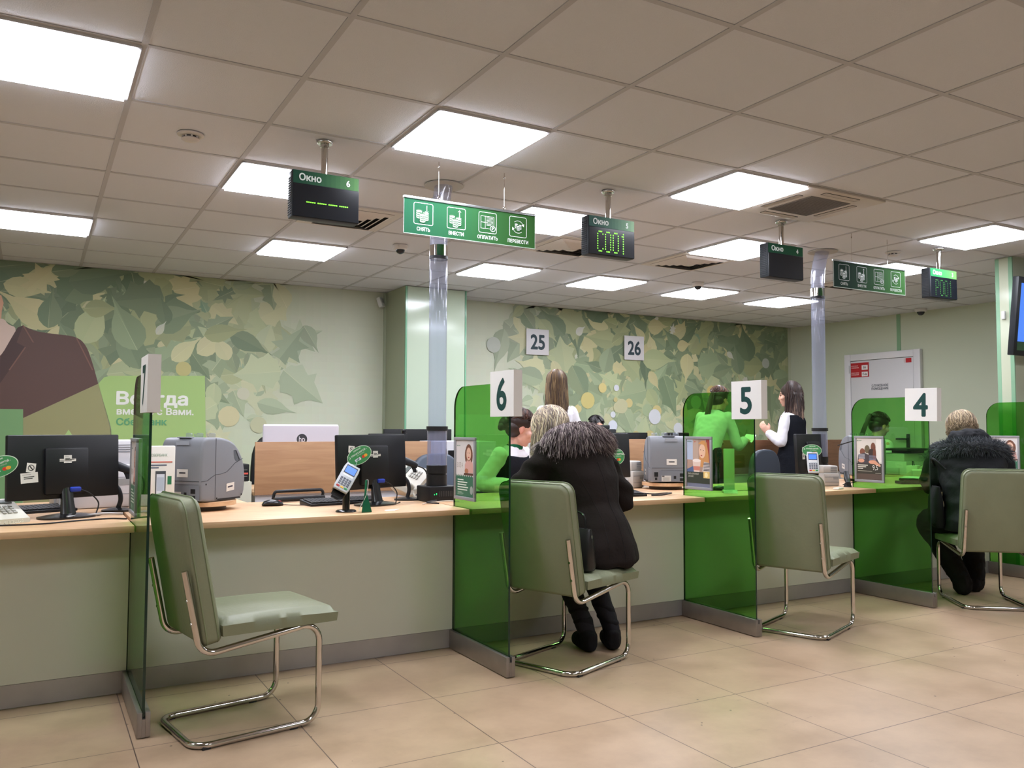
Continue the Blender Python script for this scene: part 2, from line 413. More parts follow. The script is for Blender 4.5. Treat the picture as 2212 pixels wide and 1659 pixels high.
# light panels (0.6 m modules)
LIGHTS = [  # x0, y0, label
 (-.283, 3.345, 'large glowing square ceiling light in the upper left corner, cut by the picture edge'),
 (1.517, 3.345, 'glowing square ceiling light above the hanging green sign, nearest the middle'),
 (3.317, 3.345, 'glowing square ceiling light touching the square air conditioning grille'),
 (5.717, 3.345, 'glowing square ceiling light at far right above the smallest ticket display'),
 (.917, 4.545, 'glowing square ceiling light partly hidden by the ticket display with dashes'),
 (2.717, 4.545, 'glowing square ceiling light behind the right end of the big green sign'),
 (4.517, 4.545, 'glowing square ceiling light just left of the ticket display numbered 4'),
 (6.317, 4.545, 'glowing square ceiling light behind the farther green sign'),
 (-.283, 6.345, 'glowing square ceiling light at far left close above the leaf mural'),
 (1.517, 6.345, 'glowing square ceiling light left of the dome camera, behind display 6'),
 (3.317, 6.345, 'glowing square ceiling light just right of the near pneumatic tube'),
 (4.517, 6.345, 'rear row ceiling light directly under the dotted ticket display numbered 5'),
 (5.717, 6.345, 'rear row ceiling light with a small dome camera at its upper edge'),
 (6.917, 6.345, 'rear row ceiling light touching the far bent tube on its left'),
 (2.717, .345, 'ceiling light over the waiting area, nearest to the top right picture corner'),
 (.317, .945, 'ceiling light over the waiting area behind the viewer, centre'),
 (5.117, .945, 'ceiling light over the waiting area, far right'),
 (-2.083, 3.345, 'ceiling light above the counter beyond the left picture edge'),
 (7.517, 1.545, 'ceiling light beyond the wall end on the right'),
 (1.517, -1.455, 'ceiling light near the entrance, centre'),
]
t0 = None
for x0, y0, lab in LIGHTS:
    loc = (x0+.3, y0+.3, CE)
    if t0 is None:
        t0 = thing('ceiling_light', lab, 'ceiling light', loc, 0, 'square ceiling lights')
        m = MB((205, 205, 208))
        for a, b_, c_, d_ in ((-.292, -.277, -.292, .292), (.277, .292, -.292, .292), (-.292, .292, -.292, -.277), (-.292, .292, .277, .292)): m.b2(a, b_, c_, d_, -.010, .012)
        m.build('frame', satin, t0)
        m = MB((255, 255, 255)); m.b2(-.277, .277, -.277, .277, -.020, .010); m.build('diffuser', lamp_m, t0)
    else: dup(t0, loc, 0, lab)

# walls --------------------------------------------------------------
WP = (186, 192, 170)
def smooth01(a, b, x):
    t = max(0, min(1, (x-a)/(b-a))); return t*t*(3-2*t)
def mixc(a, b, t): return tuple(a[i]*(1-t)+b[i]*t for i in range(3))
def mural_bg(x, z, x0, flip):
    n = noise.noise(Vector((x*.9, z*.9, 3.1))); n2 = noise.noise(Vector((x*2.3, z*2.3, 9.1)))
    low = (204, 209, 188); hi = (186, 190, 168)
    c = mixc(low, hi, smooth01(.9, 2.5, z+.35*n))  # base tone painted darker upwards for the falloff of light
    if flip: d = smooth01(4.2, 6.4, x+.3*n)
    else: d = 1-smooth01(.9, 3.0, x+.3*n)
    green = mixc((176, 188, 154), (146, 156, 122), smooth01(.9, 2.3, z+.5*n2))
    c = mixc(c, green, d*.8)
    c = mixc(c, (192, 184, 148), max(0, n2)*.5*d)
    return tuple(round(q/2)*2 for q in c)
rng = random.Random(5)
def leaf_outline(kind):
    if kind == 0:   # simple pointed leaf
        P = [(0, 0), (.25, -.05), (.5, -.22), (.3, -.45)]
        return [(0, -.05), (.18, -.28), (.38, -.42), (.62, -.38), (.85, -.16), (1.1, .02), (.84, .2), (.6, .36), (.36, .4), (.15, .26)]
    if kind == 1:   # maple-like
        return [(0, 0), (-.05, .3), (.22, .22), (.2, .62), (.46, .36), (.66, .7), (.68, .3), (1.15, .12), (.74, -.06), (.8, -.5), (.5, -.26), (.3, -.62), (.22, -.2), (-.02, -.3)]
    return [(0, .08), (.1, .34), (.4, .5), (.62, .3), (.9, .38), (.98, .05), (1.2, -.1), (.8, -.3), (.62, -.2), (.45, -.5), (.2, -.3), (.02, -.26)]
def smooth_outline(P, n=2):
    for _ in range(n):
        Q = []
        for i in range(len(P)):
            a, b = P[i], P[(i+1) % len(P)]
            Q += [(a[0]*.75+b[0]*.25, a[1]*.75+b[1]*.25), (a[0]*.25+b[0]*.75, a[1]*.25+b[1]*.75)]
        P = Q
    return P
LEAF = [None, [(x, y*.9) for x, y in leaf_outline(1)], [(0, .06), (.06, .30), (.16, .36), (.26, .52), (.40, .44), (.52, .38), (.66, .58), (.74, .34), (.90, .24), (1.22, .02), (.92, -.14), (.80, -.30), (.70, -.52), (.54, -.36), (.40, -.40), (.26, -.50), (.16, -.34), (.05, -.28)]]
LEAF[0] = [(-.02, 0), (.05, .16), (.17, .3), (.34, .38), (.52, .37), (.7, .27), (.85, .13), (.98, .05), (1.22, .0), (.9, -.08), (.7, -.24), (.52, -.36), (.34, -.4), (.16, -.33), (.04, -.17)]
def add_leaves(m, x0, x1, z0, z1, count, dens, bgf, ybase, seed):
    r = random.Random(seed); k = 0; tries = 0
    while k < count and tries < count*12:
        tries += 1
        x = r.uniform(x0, x1); z = r.uniform(z0, z1); d = dens(x, z)
        if r.random() > d: continue
        s = r.uniform(.15, .40)*(1.15 if z > 1.6 else .85); a = r.uniform(0, 2*PI); kind = r.choice((0, 0, 0, 0, 1, 2, 2))
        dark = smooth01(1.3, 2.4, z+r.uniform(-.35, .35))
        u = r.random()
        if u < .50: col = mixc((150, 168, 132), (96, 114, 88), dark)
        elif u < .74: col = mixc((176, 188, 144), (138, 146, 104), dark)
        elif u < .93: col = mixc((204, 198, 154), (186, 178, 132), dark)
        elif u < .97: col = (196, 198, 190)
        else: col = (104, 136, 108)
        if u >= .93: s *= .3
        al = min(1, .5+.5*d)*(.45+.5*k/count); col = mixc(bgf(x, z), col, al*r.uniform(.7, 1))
        ca, sa = math.cos(a), math.sin(a); q = []
        wd = r.uniform(.62, .95)
        for px_, pz_ in LEAF[kind]:
            pz_ *= wd; X = x+(px_*ca-pz_*sa)*s; Z = z+(px_*sa+pz_*ca)*s
            q.append((min(max(X, x0), x1), ybase-.000005*k, min(max(Z, 0.02), z1)))
        c = tuple(round(t/2)*2 for t in col)
        cen = (sum(p[0] for p in q)/len(q), q[0][1], sum(p[2] for p in q)/len(q))
        n = len(m.v); m.v += [cen]+q; kq = len(q)
        c2 = tuple(round(t/2)*2 for t in mixc(col, (210, 205, 150) if u > .4 else (60, 80, 60), .12))
        for i in range(kq):
            m.f.append((n, n+1+i, n+1+(i+1) % kq)); m.fc.append(c if i < kq/2 else c2); m.fm.append(0)
        if r.random() < .4:      # pale veins
            tip = q[len(q)//2]; base = q[0]; vx, vz = tip[0]-base[0], tip[2]-base[2]; ln = math.hypot(vx, vz) or 1
            nx, nz = -vz/ln*.003, vx/ln*.003; yy = q[0][1]-.0000025
            m.poly([(base[0]-nx, yy, base[2]-nz), (tip[0], yy, tip[2]), (base[0]+nx, yy, base[2]+nz)], tuple(round(t/2)*2 for t in mixc(col, (215, 212, 170), .35)))
        k += 1
def bokeh(m, spots, y):
    for i, (x, z, r, c) in enumerate(spots):
        m.poly([(x+r*math.cos(t), y-.0001*i, z+r*math.sin(t)) for t in [2*PI*j/14 for j in range(14)]], c)
def grid_panel(m, x0, x1, z0, z1, y, step, f):
    nx = max(1, int((x1-x0)/step)); nz = max(1, int((z1-z0)/step))
    for i in range(nx):
        for j in range(nz):
            a, b = x0+(x1-x0)*i/nx, x0+(x1-x0)*(i+1)/nx; c_, d_ = z0+(z1-z0)*j/nz, z0+(z1-z0)*(j+1)/nz
            m.poly([(a, y, c_), (b, y, c_), (b, y, d_), (a, y, d_)], f((a+b)/2, (c_+d_)/2))

m = MB(WP)
m.b2(XL, XR+.1, YB, YB+.12, 0, CE+.03)
m.build('wall_back', wallm, kind='structure', smooth=0)

# printed mural left (with a man in a brown jacket, a slogan and the bank's name)
m = MB()
bg1 = lambda x, z: mural_bg(x, z, 0, False)
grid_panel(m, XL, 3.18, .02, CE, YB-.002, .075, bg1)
def dens1(x, z):
    return (1-smooth01(.9, 2.5, x+.35*(2.2-z)*.6))*(.25+.75*smooth01(1.0, 1.75, z))
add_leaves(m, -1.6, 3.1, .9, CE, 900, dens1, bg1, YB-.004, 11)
bokeh(m, [(1.62, 1.28, .10, (196, 190, 150)), (1.45, 1.05, .07, (196, 190, 150)), (1.9, 1.2, .08, (184, 186, 152)), (2.15, 1.0, .12, (182, 184, 156)),
          (1.2, 1.72, .07, (182, 176, 120)), (.92, 1.64, .06, (200, 204, 196)), (1.75, 1.5, .06, (190, 190, 165))], YB-.0095)
Y2 = YB-.0115
def onw(pts, y, soft=False):
    if soft: pts = smooth_outline(smooth_outline(pts, 1), 1)
    return [(p.x, y, p.z) for p in (aty(u, v, YB) for u, v in pts)]
m.poly(onw([(-60, 640), (3, 638), (8, 655), (4, 672), (2, 700), (-60, 720)], Y2), (206, 160, 132))
m.poly(onw([(-60, 700), (0, 688), (10, 690), (18, 702), (38, 708), (22, 745), (0, 782), (-60, 800)], Y2-.0005, True), (206, 184, 170))
m.poly(onw([(-90, 1000), (-60, 770), (-20, 780), (2, 770), (22, 735), (38, 708), (50, 703), (75, 716), (120, 722), (165, 727), (186, 745), (200, 785), (212, 829), (236, 925), (240, 980)], Y2-.001, True), (94, 72, 66))
m.poly(onw([(2, 770), (38, 708), (50, 703), (36, 740), (55, 750), (20, 800), (-15, 850)], Y2-.0013), (78, 60, 58))
for a, b_ in (((55, 750), (20, 800)), ((50, 703), (72, 740)), ((165, 730), (200, 800))):
    p, q = aty(*a, YB), aty(*b_, YB); m.poly([(p.x-.006, Y2-.0015, p.z), (q.x-.006, Y2-.0015, q.z), (q.x+.006, Y2-.0015, q.z), (p.x+.006, Y2-.0015, p.z)], (122, 90, 78))
# translucent yellow-green field over the sleeve, slogan square, green square
m.poly(onw([(50, 903), (212, 829), (238, 925), (241, 990), (240, 1100), (50, 1100)], Y2-.002), (148, 146, 104))
m.poly(onw([(238, 812), (442, 812), (446, 1100), (244, 1100), (240, 925), (212, 829), (225, 815)], Y2-.0025), (160, 190, 118))
m.poly(onw([(-90, 882), (50, 884), (49, 1100), (-90, 1100)], Y2-.003), (118, 158, 108))
m.poly(onw([(140, 940), (148, 928), (156, 940)], Y2-.0035), (166, 196, 124))
rr = random.Random(3)
for i in range(16):      # grass blades at the foot of the slogan
    u = 244+rr.uniform(0, 28); h = rr.uniform(8, 22); m.poly(onw([(u, 1000), (u+3, 1000), (u+rr.uniform(-4, 9), 985-h)], Y2-.0036-.0001*i), (62, 96, 52))
def slogan(t, u0, u1, vb, vt, c, y, bold):
    a, b_, tp = aty(u0, vb, YB), aty(u1, vb, YB), aty(u0, vt, YB); h = tp.z-a.z
    vs, fs, x0, x1, y0, y1 = text_geo(t, 0); vs, fs = heavy(vs, fs, bold); k = h/.70; sx = (b_.x-a.x)/((x1-x0)*k)
    m.add([(a.x+(x-x0)*k*sx, y-zz, a.z+yy*k) for x, yy, zz in vs], fs, c)
slogan('Всегда', 252, 404, 873, 847, (228, 230, 220), Y2-.006, .035)
slogan('вместе с Вами.', 252, 417, 895, 881, (226, 228, 218), Y2-.006, .03)
slogan('Сбербанк', 251, 359, 918, 904, (96, 158, 112), Y2-.006, .03)
m.build('wall_mural', print_m, kind='structure', smooth=0)

# printed mural right (plain leaves)
m = MB()
bg2 = lambda x, z: mural_bg(x, z, 0, True)
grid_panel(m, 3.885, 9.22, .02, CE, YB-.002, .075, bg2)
def dens2(x, z):
    return smooth01(4.6, 6.0, x+.3*(z-1.8))*(1-.45*smooth01(8.0, 9.2, x))*(.22+.78*smooth01(1.15, 1.8, z))
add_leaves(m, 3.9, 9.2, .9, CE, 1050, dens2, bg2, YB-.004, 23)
rr = random.Random(8)
sp = [(rr.uniform(4.9, 8.6), rr.uniform(.95, 1.55), rr.uniform(.03, .10), rr.choice([(198, 186, 132), (186, 186, 150), (206, 210, 214), (190, 180, 128), (160, 176, 140)])) for _ in range(46)]
bokeh(m, sp, YB-.0105)
for i, (u, v, r_, c) in enumerate([(1300, 838, .06, (206, 192, 130)), (1268, 865, .1, (196, 184, 120)), (1322, 920, .07, (208, 214, 224)), (1330, 838, .04, (206, 210, 216)), (1065, 745, .09, (172, 176, 164)), (1535, 846, .08, (205, 186, 120)), (1652, 785, .07, (168, 172, 160))]):
    p = aty(u, v, YB); m.poly([(p.x+r_*math.cos(t), YB-.0165-.0001*i, p.z+r_*math.sin(t)) for t in [2*PI*j/16 for j in range(16)]], c)
m.build('wall_leaf_mural', print_m, kind='structure', smooth=0)

# column between the murals, clad in back-painted glass
m = MB((150, 156, 132)); m.b2(3.20, 3.87, 7.815, YB, 0, CE); m.build('wall_column', wallm, kind='structure')
gl = mat('back_painted_glass', .12, spec=.5)
m = MB((178, 192, 170)); m.b2(3.215, 3.855, 7.800, 7.814, 0, CE-.004)
m.build('wall_column_panel', gl, kind='structure')
m = MB((120, 170, 138)); m.b2(3.196, 3.212, 7.796, 7.8145, 0, CE-.004); m.b2(3.858, 3.874, 7.796, 7.8145, 0, CE-.004); m.build('trim_1', gl, kind='structure')
m = MB((158, 166, 142)); m.b2(3.176, 3.199, YB-.03, YB-.001, 0, CE); m.build('trim_2', wallm, kind='structure')

# right wall with mint glass strip
m = MB(WP); m.b2(XR, XR+.12, 4.07, YB+.1, 0, CE+.03); m.build('wall_right', wallm, kind='structure')
m = MB((128, 164, 130)); m.b2(XR-.008, XR-.0005, 6.635, 6.685, 2.145, CE); m.build('trim_3', gl, kind='structure')
# door in the right wall
door_l = MB((204, 202, 204)); door_l.b2(XR-.05, XR-.012, 6.44, 7.335, .01, 2.055, .004)
d = door_l.build('door_1', mat('door_paint', .5), kind='structure')
m = MB((212, 210, 212)); m.b2(XR-.055, XR-.0005, 7.34, 7.43, 0, 2.145, .004); m.b2(XR-.055, XR-.0005, 6.345, 6.435, 0, 2.145, .004); m.b2(XR-.0545, XR-.0005, 6.4355, 7.3395, 2.06, 2.144, .004)
m.build('door_frame', satin, d)
m = MB((28, 30, 30)); m.b2(XR-.062, XR-.0505, 6.50, 6.545, .90, 1.12, .004)
m.tube([(XR-.06, 6.522, 1.06), (XR-.10, 6.522, 1.06)], .012, 10); m.tube([(XR-.10, 6.51, 1.06), (XR-.10, 6.655, 1.06)], .011, 10)
m.build('door_handle', satin, d)
m = MB((190, 190, 190))
for z in (1.9, .3): m.tube([(XR-.058, 7.35, z), (XR-.058, 7.35, z+.1)], .008, 8)
m.build('hinge', satin, d)
def vplate(name, x, ya, yb, za, zb, draw, m_=print_m, t=.004):
    mm = MB(); mm.b2(x-t, x, ya, yb, za, zb); draw(mm); return mm
# signs on the door
base = Matrix.Translation((XR-.0545, 0, 0)) @ VLEFT
m = MB((168, 40, 44)); m.b2(XR-.054, XR-.0505, 7.06, 7.33, 1.845, 2.03)
def L_(mm, t, h, yc, zc, c, b=.02, sx=1., al='C', xo=-.0546):
    mm.text(t, h, c, b, sx, al, base=Matrix.Translation((XR+xo, yc, zc)) @ VLEFT)
m.rect  # red hazard plate: captions left, white fields right
for zc, wd, t in ((1.945, .09, 'В4'), (1.860, .09, 'П-IIа')):
    m.poly([(XR-.0545, 7.165, zc-.008), (XR-.0545, 7.075, zc-.008), (XR-.0545, 7.075, zc+.052), (XR-.0545, 7.165, zc+.052)], (226, 220, 218))
    L_(m, t, .028, 7.12, zc+.008, (60, 40, 40), xo=-.0552, sx=.8)
for z, t in ((1.985, 'КАТЕГОРИЯ'), (1.962, 'ПОМЕЩЕНИЯ'), (1.895, 'КЛАСС ЗОНЫ'), (1.872, 'ПОМЕЩЕНИЯ')): L_(m, t, .012, 7.322, z, (236, 200, 200), al='L')
tag(m.build('safety_sign', print_m, loc=(XR-.05, 7.2, 1.93)), 'small red and white hazard class plate at the upper left of the white door', 'sign')
m = MB((178, 34, 40)); m.b2(XR-.054, XR-.0505, 6.46, 6.535, 1.99, 2.045); m.poly([(XR-.0546, 6.56, 1.99), (XR-.0546, 6.535, 1.99), (XR-.0546, 6.535, 2.045), (XR-.0546, 6.56, 2.045)], (205, 190, 190))
tag(m.build('fire_sign', print_m, loc=(XR-.05, 6.5, 2.02)), 'tiny red square sticker in the upper right corner of the white door', 'sticker')
m = MB((202, 200, 202)); m.b2(XR-.0516, XR-.0504, 6.78, 7.03, 1.66, 1.76)
L_(m, 'СЛУЖЕБНОЕ', .026, 6.905, 1.715, (60, 66, 76), .03, xo=-.0519); L_(m, 'ПОМЕЩЕНИЕ', .026, 6.905, 1.675, (60, 66, 76), .03, xo=-.0519)
tag(m.build('door_nameplate', print_m, loc=(XR-.05, 6.9, 1.7)), 'pale nameplate with two dark lines of lettering in the middle of the white door', 'sign')

# wall end on the right (with mint glass edges) and the wall that runs on from it
m = MB((170, 174, 152)); m.b2(6.95, XR+.1, 3.93, 4.07, 0, CE+.02); m.build('wall_partition', wallm, kind='structure')
m = MB((184, 190, 166)); m.b2(6.938, 6.9495, 3.962, 4.038, 0, CE-.004); m.build('wall_end_panel', gl, kind='structure')
m = MB((134, 172, 142)); m.b2(6.9375, 6.9494, 3.93, 3.9615, 0, CE-.004); m.b2(6.9375, 6.9494, 4.0385, 4.07, 0, CE-.004); m.build('trim_4', gl, kind='structure')
# the rest of the hall, behind the viewer
m = MB(WP); m.b2(XL-.12, XL, YF-.1, YB+.1, 0, CE+.03); m.build('wall_left', wallm, kind='structure')
m = MB(WP); m.b2(XL-.1, XR+.1, YF-.12, YF, 0, CE+.03); m.build('wall_front', wallm, kind='structure')
m = MB(WP); m.b2(XR, XR+.12, YF-.1, 3.93, 0, CE+.03); m.build('wall_far_right', wallm, kind='structure')
for nm, a in (('baseboard_back', (XL, XR-.02, YB-.032, YB-.022, 0, .08)), ('baseboard_right', (XR-.012, XR-.0002, 4.08, 6.34, 0, .08)), ('baseboard_right_far', (XR-.012, XR-.0002, 7.44, YB-.04, 0, .08))):
    if nm == 'baseboard_back': continue
    m = MB((120, 120, 116)); m.b2(*a); m.build(nm, satin, kind='structure')
# ================================================================== THE COUNTER
ZT = .757; TH = .028; YC = 4.14; YE = 3.94; YR = 4.86
GL = [.392, 1.990, 3.607, 5.212, 6.880]
bays = [(-1.215, GL[0], 'at the left edge before screen 7'), (GL[0], GL[1], 'behind the first empty chair'),
        (GL[1], GL[2], 'under the customer in brown fur'), (GL[2], GL[3], 'behind the middle empty chair, seen from behind'),
        (GL[3], GL[4], 'where the fur-hooded customer sits')]
PANC = (205, 206, 190)
for a, b, w_ in bays:
    x0, x1 = a+.0075, b-.0075
    t = thing('counter_unit', 'cream counter front with grey metal kick plate, '+w_, 'counter', ((x0+x1)/2, YC+.1, 0), 0, 'counter units')
    o = Vector(((x0+x1)/2, YC+.1, 0))
    def loc_build(m, nm, mt):
        q = m.build(nm, mt, t); q.matrix_parent_inverse = Matrix.Translation(-o); return q
    m = MB(PANC); m.b2(x0, x1, YC, YC+.022, .102, ZT-TH-.001); loc_build(m, 'front_panel', satin)
    m = MB(); m.b2(x0, x1, YC+.002, YC+.024, .004, .100); loc_build(m, 'kick_plate', kickm)
    m = MB(PANC); m.b2(x0, x0+.02, YC+.025, YR-.1, .0, ZT-TH-.001); m.b2(x1-.02, x1, YC+.025, YR-.1, .0, ZT-TH-.001); loc_build(m, 'side_panel', satin)
    m = MB(); m.b2(x0, x1, YE, YR, ZT-TH, ZT, .002)
    tag(m.build('worktop', beech, loc=((x0+x1)/2, (YE+YR)/2, ZT)), 'beech worktop slab '+w_, 'worktop', 'worktops')

# glass screens with aluminium foot
def rounded_screen(gx, label):
    t = thing('glass_screen', label, 'glass screen', (gx, 3.83, 0), 0, 'green glass screens')
    inv = Matrix.Translation((-gx, -3.83, 0))
    m = MB(); r = .115; P = [(3.53, .075), (4.14, .075)]
    P += [(4.14-r+r*math.cos(a), 1.40-r+r*math.sin(a)) for a in [PI/2*i/10 for i in range(11)]]
    r2 = .05; P += [(3.53+r2+r2*math.cos(a), 1.40-r2+r2*math.sin(a)) for a in [PI/2+PI/2*i/6 for i in range(7)]]
    n = len(P); A = [(gx-.005, y, z) for y, z in P]; B = [(gx+.005, y, z) for y, z in P]
    m.add(A+B, [tuple(range(n)), tuple(range(n, 2*n))[::-1]]); m.mi = 1
    m.add(A+B, [(i, n+i, n+(i+1) % n, (i+1) % n) for i in range(n)])
    bm = m.build('pane', [green_glass, green_edge], t); bm.matrix_parent_inverse = inv
    m = MB(); m.b2(gx-.024, gx-.0055, 3.512, 4.139, .004, .098, .002); m.b2(gx+.0055, gx+.024, 3.512, 4.139, .004, .098, .002); m.b2(gx-.0054, gx+.0054, 3.513, 4.138, .004, .072)
    q = m.build('foot_profile', alum, t); q.matrix_parent_inverse = inv
    m = MB((22, 26, 24)); m.b2(gx-.0072, gx+.0072, 4.1405, 4.150, .1, ZT+.0); q = m.build('channel', satin, t); q.matrix_parent_inverse = inv
rounded_screen(GL[0], 'green glass screen seen almost edge on, carrying the box numbered 7')
rounded_screen(GL[1], 'green glass screen carrying the box numbered 6, beside the seated customer in fur collar')
rounded_screen(GL[2], 'green glass screen carrying the box numbered 5, before the empty chair seen from behind')
rounded_screen(GL[3], 'green glass screen carrying the box numbered 4')
rounded_screen(GL[4], 'green glass screen at the right picture edge, without a number in view')

# number boxes on the screens
def number_box(gx, dig, label, rx=0):
    loc = (gx, 3.57, 1.346); t = thing('number_box', label, 'number sign', loc, 0, 'number boxes on the glass')
    m = MB((226, 224, 220)); m.b2(-.0235, -.0055, -.05, .1175, -.111, .111); m.b2(.0055, .0235, -.05, .1175, -.111, .111); m.b2(-.0235, .0235, -.1175, -.05, -.111, .111)
    m.build('box', satin, t)
    m = MB(); m.text(dig, .150, (12, 62, 58), .026, 1.0, base=Matrix.Translation((-.0238, .002, -.076)) @ VLEFT)
    m.text(dig, .150, (12, 62, 58), .026, 1.0, base=Matrix.Translation((.0238, 0, -.076)) @ Matrix.Rotation(PI, 4, 'Z') @ VLEFT)
    m.build('digit', print_m, t, smooth=0)
    t.rotation_euler = (rx, 0, 0)
number_box(GL[0], '7', 'white number box seen nearly side on, at the left above the first chair')
number_box(GL[1], '6', 'white box with a dark green 6, above the brown fur collar customer')
number_box(GL[2], '5', 'white box reading 5, between the two standing women')
number_box(GL[3], '4', 'slightly tilted white box reading 4, in front of the white door', .02)

# posters in grey frames, hung on the glass
def poster(gx, draw, label):
    y0, y1, z0, z1 = 3.868, 4.112, .800, 1.130; yc, zc = (y0+y1)/2, (z0+z1)/2; x = gx-.0055
    t = thing('poster_frame', label, 'poster', (x, yc, zc), 0, 'framed posters on the glass')
    m = MB((140, 140, 142)); W, H, b = (y1-y0)/2, (z1-z0)/2, .017
    for a in ((-W, W, H-b, H), (-W, W, -H, -H+b), (-W, -W+b, -H+b, H-b), (W-b, W, -H+b, H-b)): m.b2(-.012, 0, a[0], a[1], a[2], a[3], .002)
    m.build('frame', satin, t)
    m = MB((225, 225, 222)); m.b2(-.006, -.001, -W+b, W-b, -H+b, H-b)
    Bm = Matrix.Translation((-.0065, 0, 0)) @ VLEFT      # local: x to the right as seen, y up; half size .105 x .148
    mm = MB(); draw(mm)
    gi = 0
    for i, f in enumerate(mm.f):          # printed layers a hair apart
        gi += 1 if i and mm.fc[i] != mm.fc[i-1] else 0
        for q in f: x_, y_, z_ = mm.v[q]; mm.v[q] = (x_, y_, z_*.3+gi*.00002)
    m.add([tuple(Bm @ Vector(p)) for p in mm.v], mm.f)
    m.fc[-len(mm.f):] = mm.fc
    m.build('print', print_m, t, smooth=0)
def lines(m, x0, y0, widths, h, gap, c):
    for i, w_ in enumerate(widths): m.rect(x0, x0+w_, y0-i*gap, y0-i*gap+h, .0004, c)
def bankmark(m, x, y, c=(60, 120, 80)):
    m.disc(x, y, .0035, .0035, .0005, 10, c); m.text('СБЕРБАНК', .0048, c, .02, .8, 'L', base=Matrix.Translation((x+.006, y-.0025, .0005)))
def p_girl(m):
    m.rect(-.104, .104, -.03, .147, .0001, (206, 202, 200)); m.rect(-.104, .104, -.147, -.03, .0001, (58, 108, 84)); bankmark(m, -.09, .12)
    for i in range(9): m.poly([(-.104+.023*i, -.03, .0002), (-.104+.023*(i+1), -.03, .0002), (-.092+.023*i, -.042, .0002)], (206, 202, 200))
    m.poly([(.0, -.02, .0003), (.0, .02, .0003), (.02, .05, .0003), (.06, .06, .0003), (.092, .03, .0003), (.1, -.02, .0003)], (206, 160, 150))
    m.disc(.045, .085, .038, .045, .0004, 18, (112, 74, 56)); m.disc(.014, .07, .014, .035, .0005, 14, (112, 74, 56)); m.disc(.078, .07, .013, .035, .0005, 14, (112, 74, 56))
    m.disc(.045, .078, .027, .034, .0006, 18, (214, 176, 154)); m.disc(.036, .083, .003, .003, .0007, 8, (60, 40, 34)); m.disc(.055, .083, .003, .003, .0007, 8, (60, 40, 34)); m.disc(.045, .060, .009, .003, .0007, 10, (170, 80, 76))
    m.disc(.02, -.012, .022, .014, .0007, 14, (176, 120, 90)); m.rect(-.01, .104, -.034, -.022, .0007, (90, 60, 48))
    m.text('3 073 4', .026, (150, 140, 132), .0, .62, 'L', base=Matrix.Translation((-.092, .005, .0008)))
    lines(m, -.085, -.062, (.07, .115, .105, .125, .115), .006, .013, (198, 210, 200)); lines(m, -.085, -.125, (.05, .07, .06), .0025, .006, (150, 176, 160))
    m.disc(.078, -.11, .017, .022, .0005, 18, (150, 160, 154))
def p_drink(m):
    m.rect(-.104, .104, -.147, .147, .0001, (168, 142, 126)); m.rect(-.104, -.05, .02, .147, .0002, (170, 184, 204)); m.rect(-.05, .0, .0, .147, .0002, (180, 158, 142)); m.rect(.07, .104, -.0, .147, .0002, (150, 66, 58))
    m.poly([(-.104, -.147, .0002), (.104, -.147, .0002), (.104, -.1, .0002), (-.104, -.085, .0002)], (110, 116, 136)); m.poly([(-.104, -.04, .0003), (-.05, -.02, .0003), (-.02, -.06, .0003), (-.104, -.08, .0003)], (78, 98, 136))
    m.poly([(.0, -.02, .0004), (.02, .09, .0004), (.04, .13, .0004), (.075, .13, .0004), (.092, .05, .0004), (.1, -.03, .0004)], (196, 142, 88)); m.disc(.035, .075, .029, .044, .0005, 18, (222, 184, 156)); m.poly([(-.002, .12, .0006), (.03, .14, .0006), (.065, .14, .0006), (.05, .115, .0006)], (206, 150, 92))
    m.disc(.022, .083, .0035, .003, .0007, 8, (70, 50, 40)); m.disc(.046, .080, .0035, .003, .0007, 8, (70, 50, 40)); m.disc(.028, .048, .008, .003, .0007, 8, (160, 60, 60))
    m.poly([(.035, -.05, .0006), (.05, .01, .0006), (.095, .005, .0006), (.104, -.05, .0006)], (206, 200, 196))
    for i in range(6): m.rect(.045, .1, -.045+.009*i, -.041+.009*i, .0007, (54, 50, 54))
    m.poly([(-.052, .012, .0008), (.022, .012, .0008), (.008, -.062, .0008), (-.04, -.062, .0008)], (216, 196, 184)); m.disc(-.015, .016, .038, .01, .0009, 16, (230, 220, 214)); m.poly([(-.046, -.02, .0009), (.016, -.02, .0009), (.012, -.045, .0009), (-.042, -.045, .0009)], (196, 126, 110))
    m.rect(-.104, .104, -.125, -.055, .001, (54, 62, 52)); m.rect(.045, .1, -.09, -.05, .0012, (226, 196, 120)); m.disc(.07, -.07, .014, .016, .0013, 12, (244, 228, 176))
    m.text('БЫТЬ КОРОЛЕВОЙ', .0095, (206, 206, 190), .0, .75, 'L', base=Matrix.Translation((-.092, -.072, .0014))); m.text('ЭТО МОЁ', .0095, (206, 206, 190), .0, .75, 'L', base=Matrix.Translation((-.092, -.088, .0014)))
    lines(m, -.092, -.1, (.09, .11), .003, .008, (170, 176, 160)); bankmark(m, -.095, .132); m.disc(-.03, .132, .004, .004, .0005, 10, (214, 70, 40))
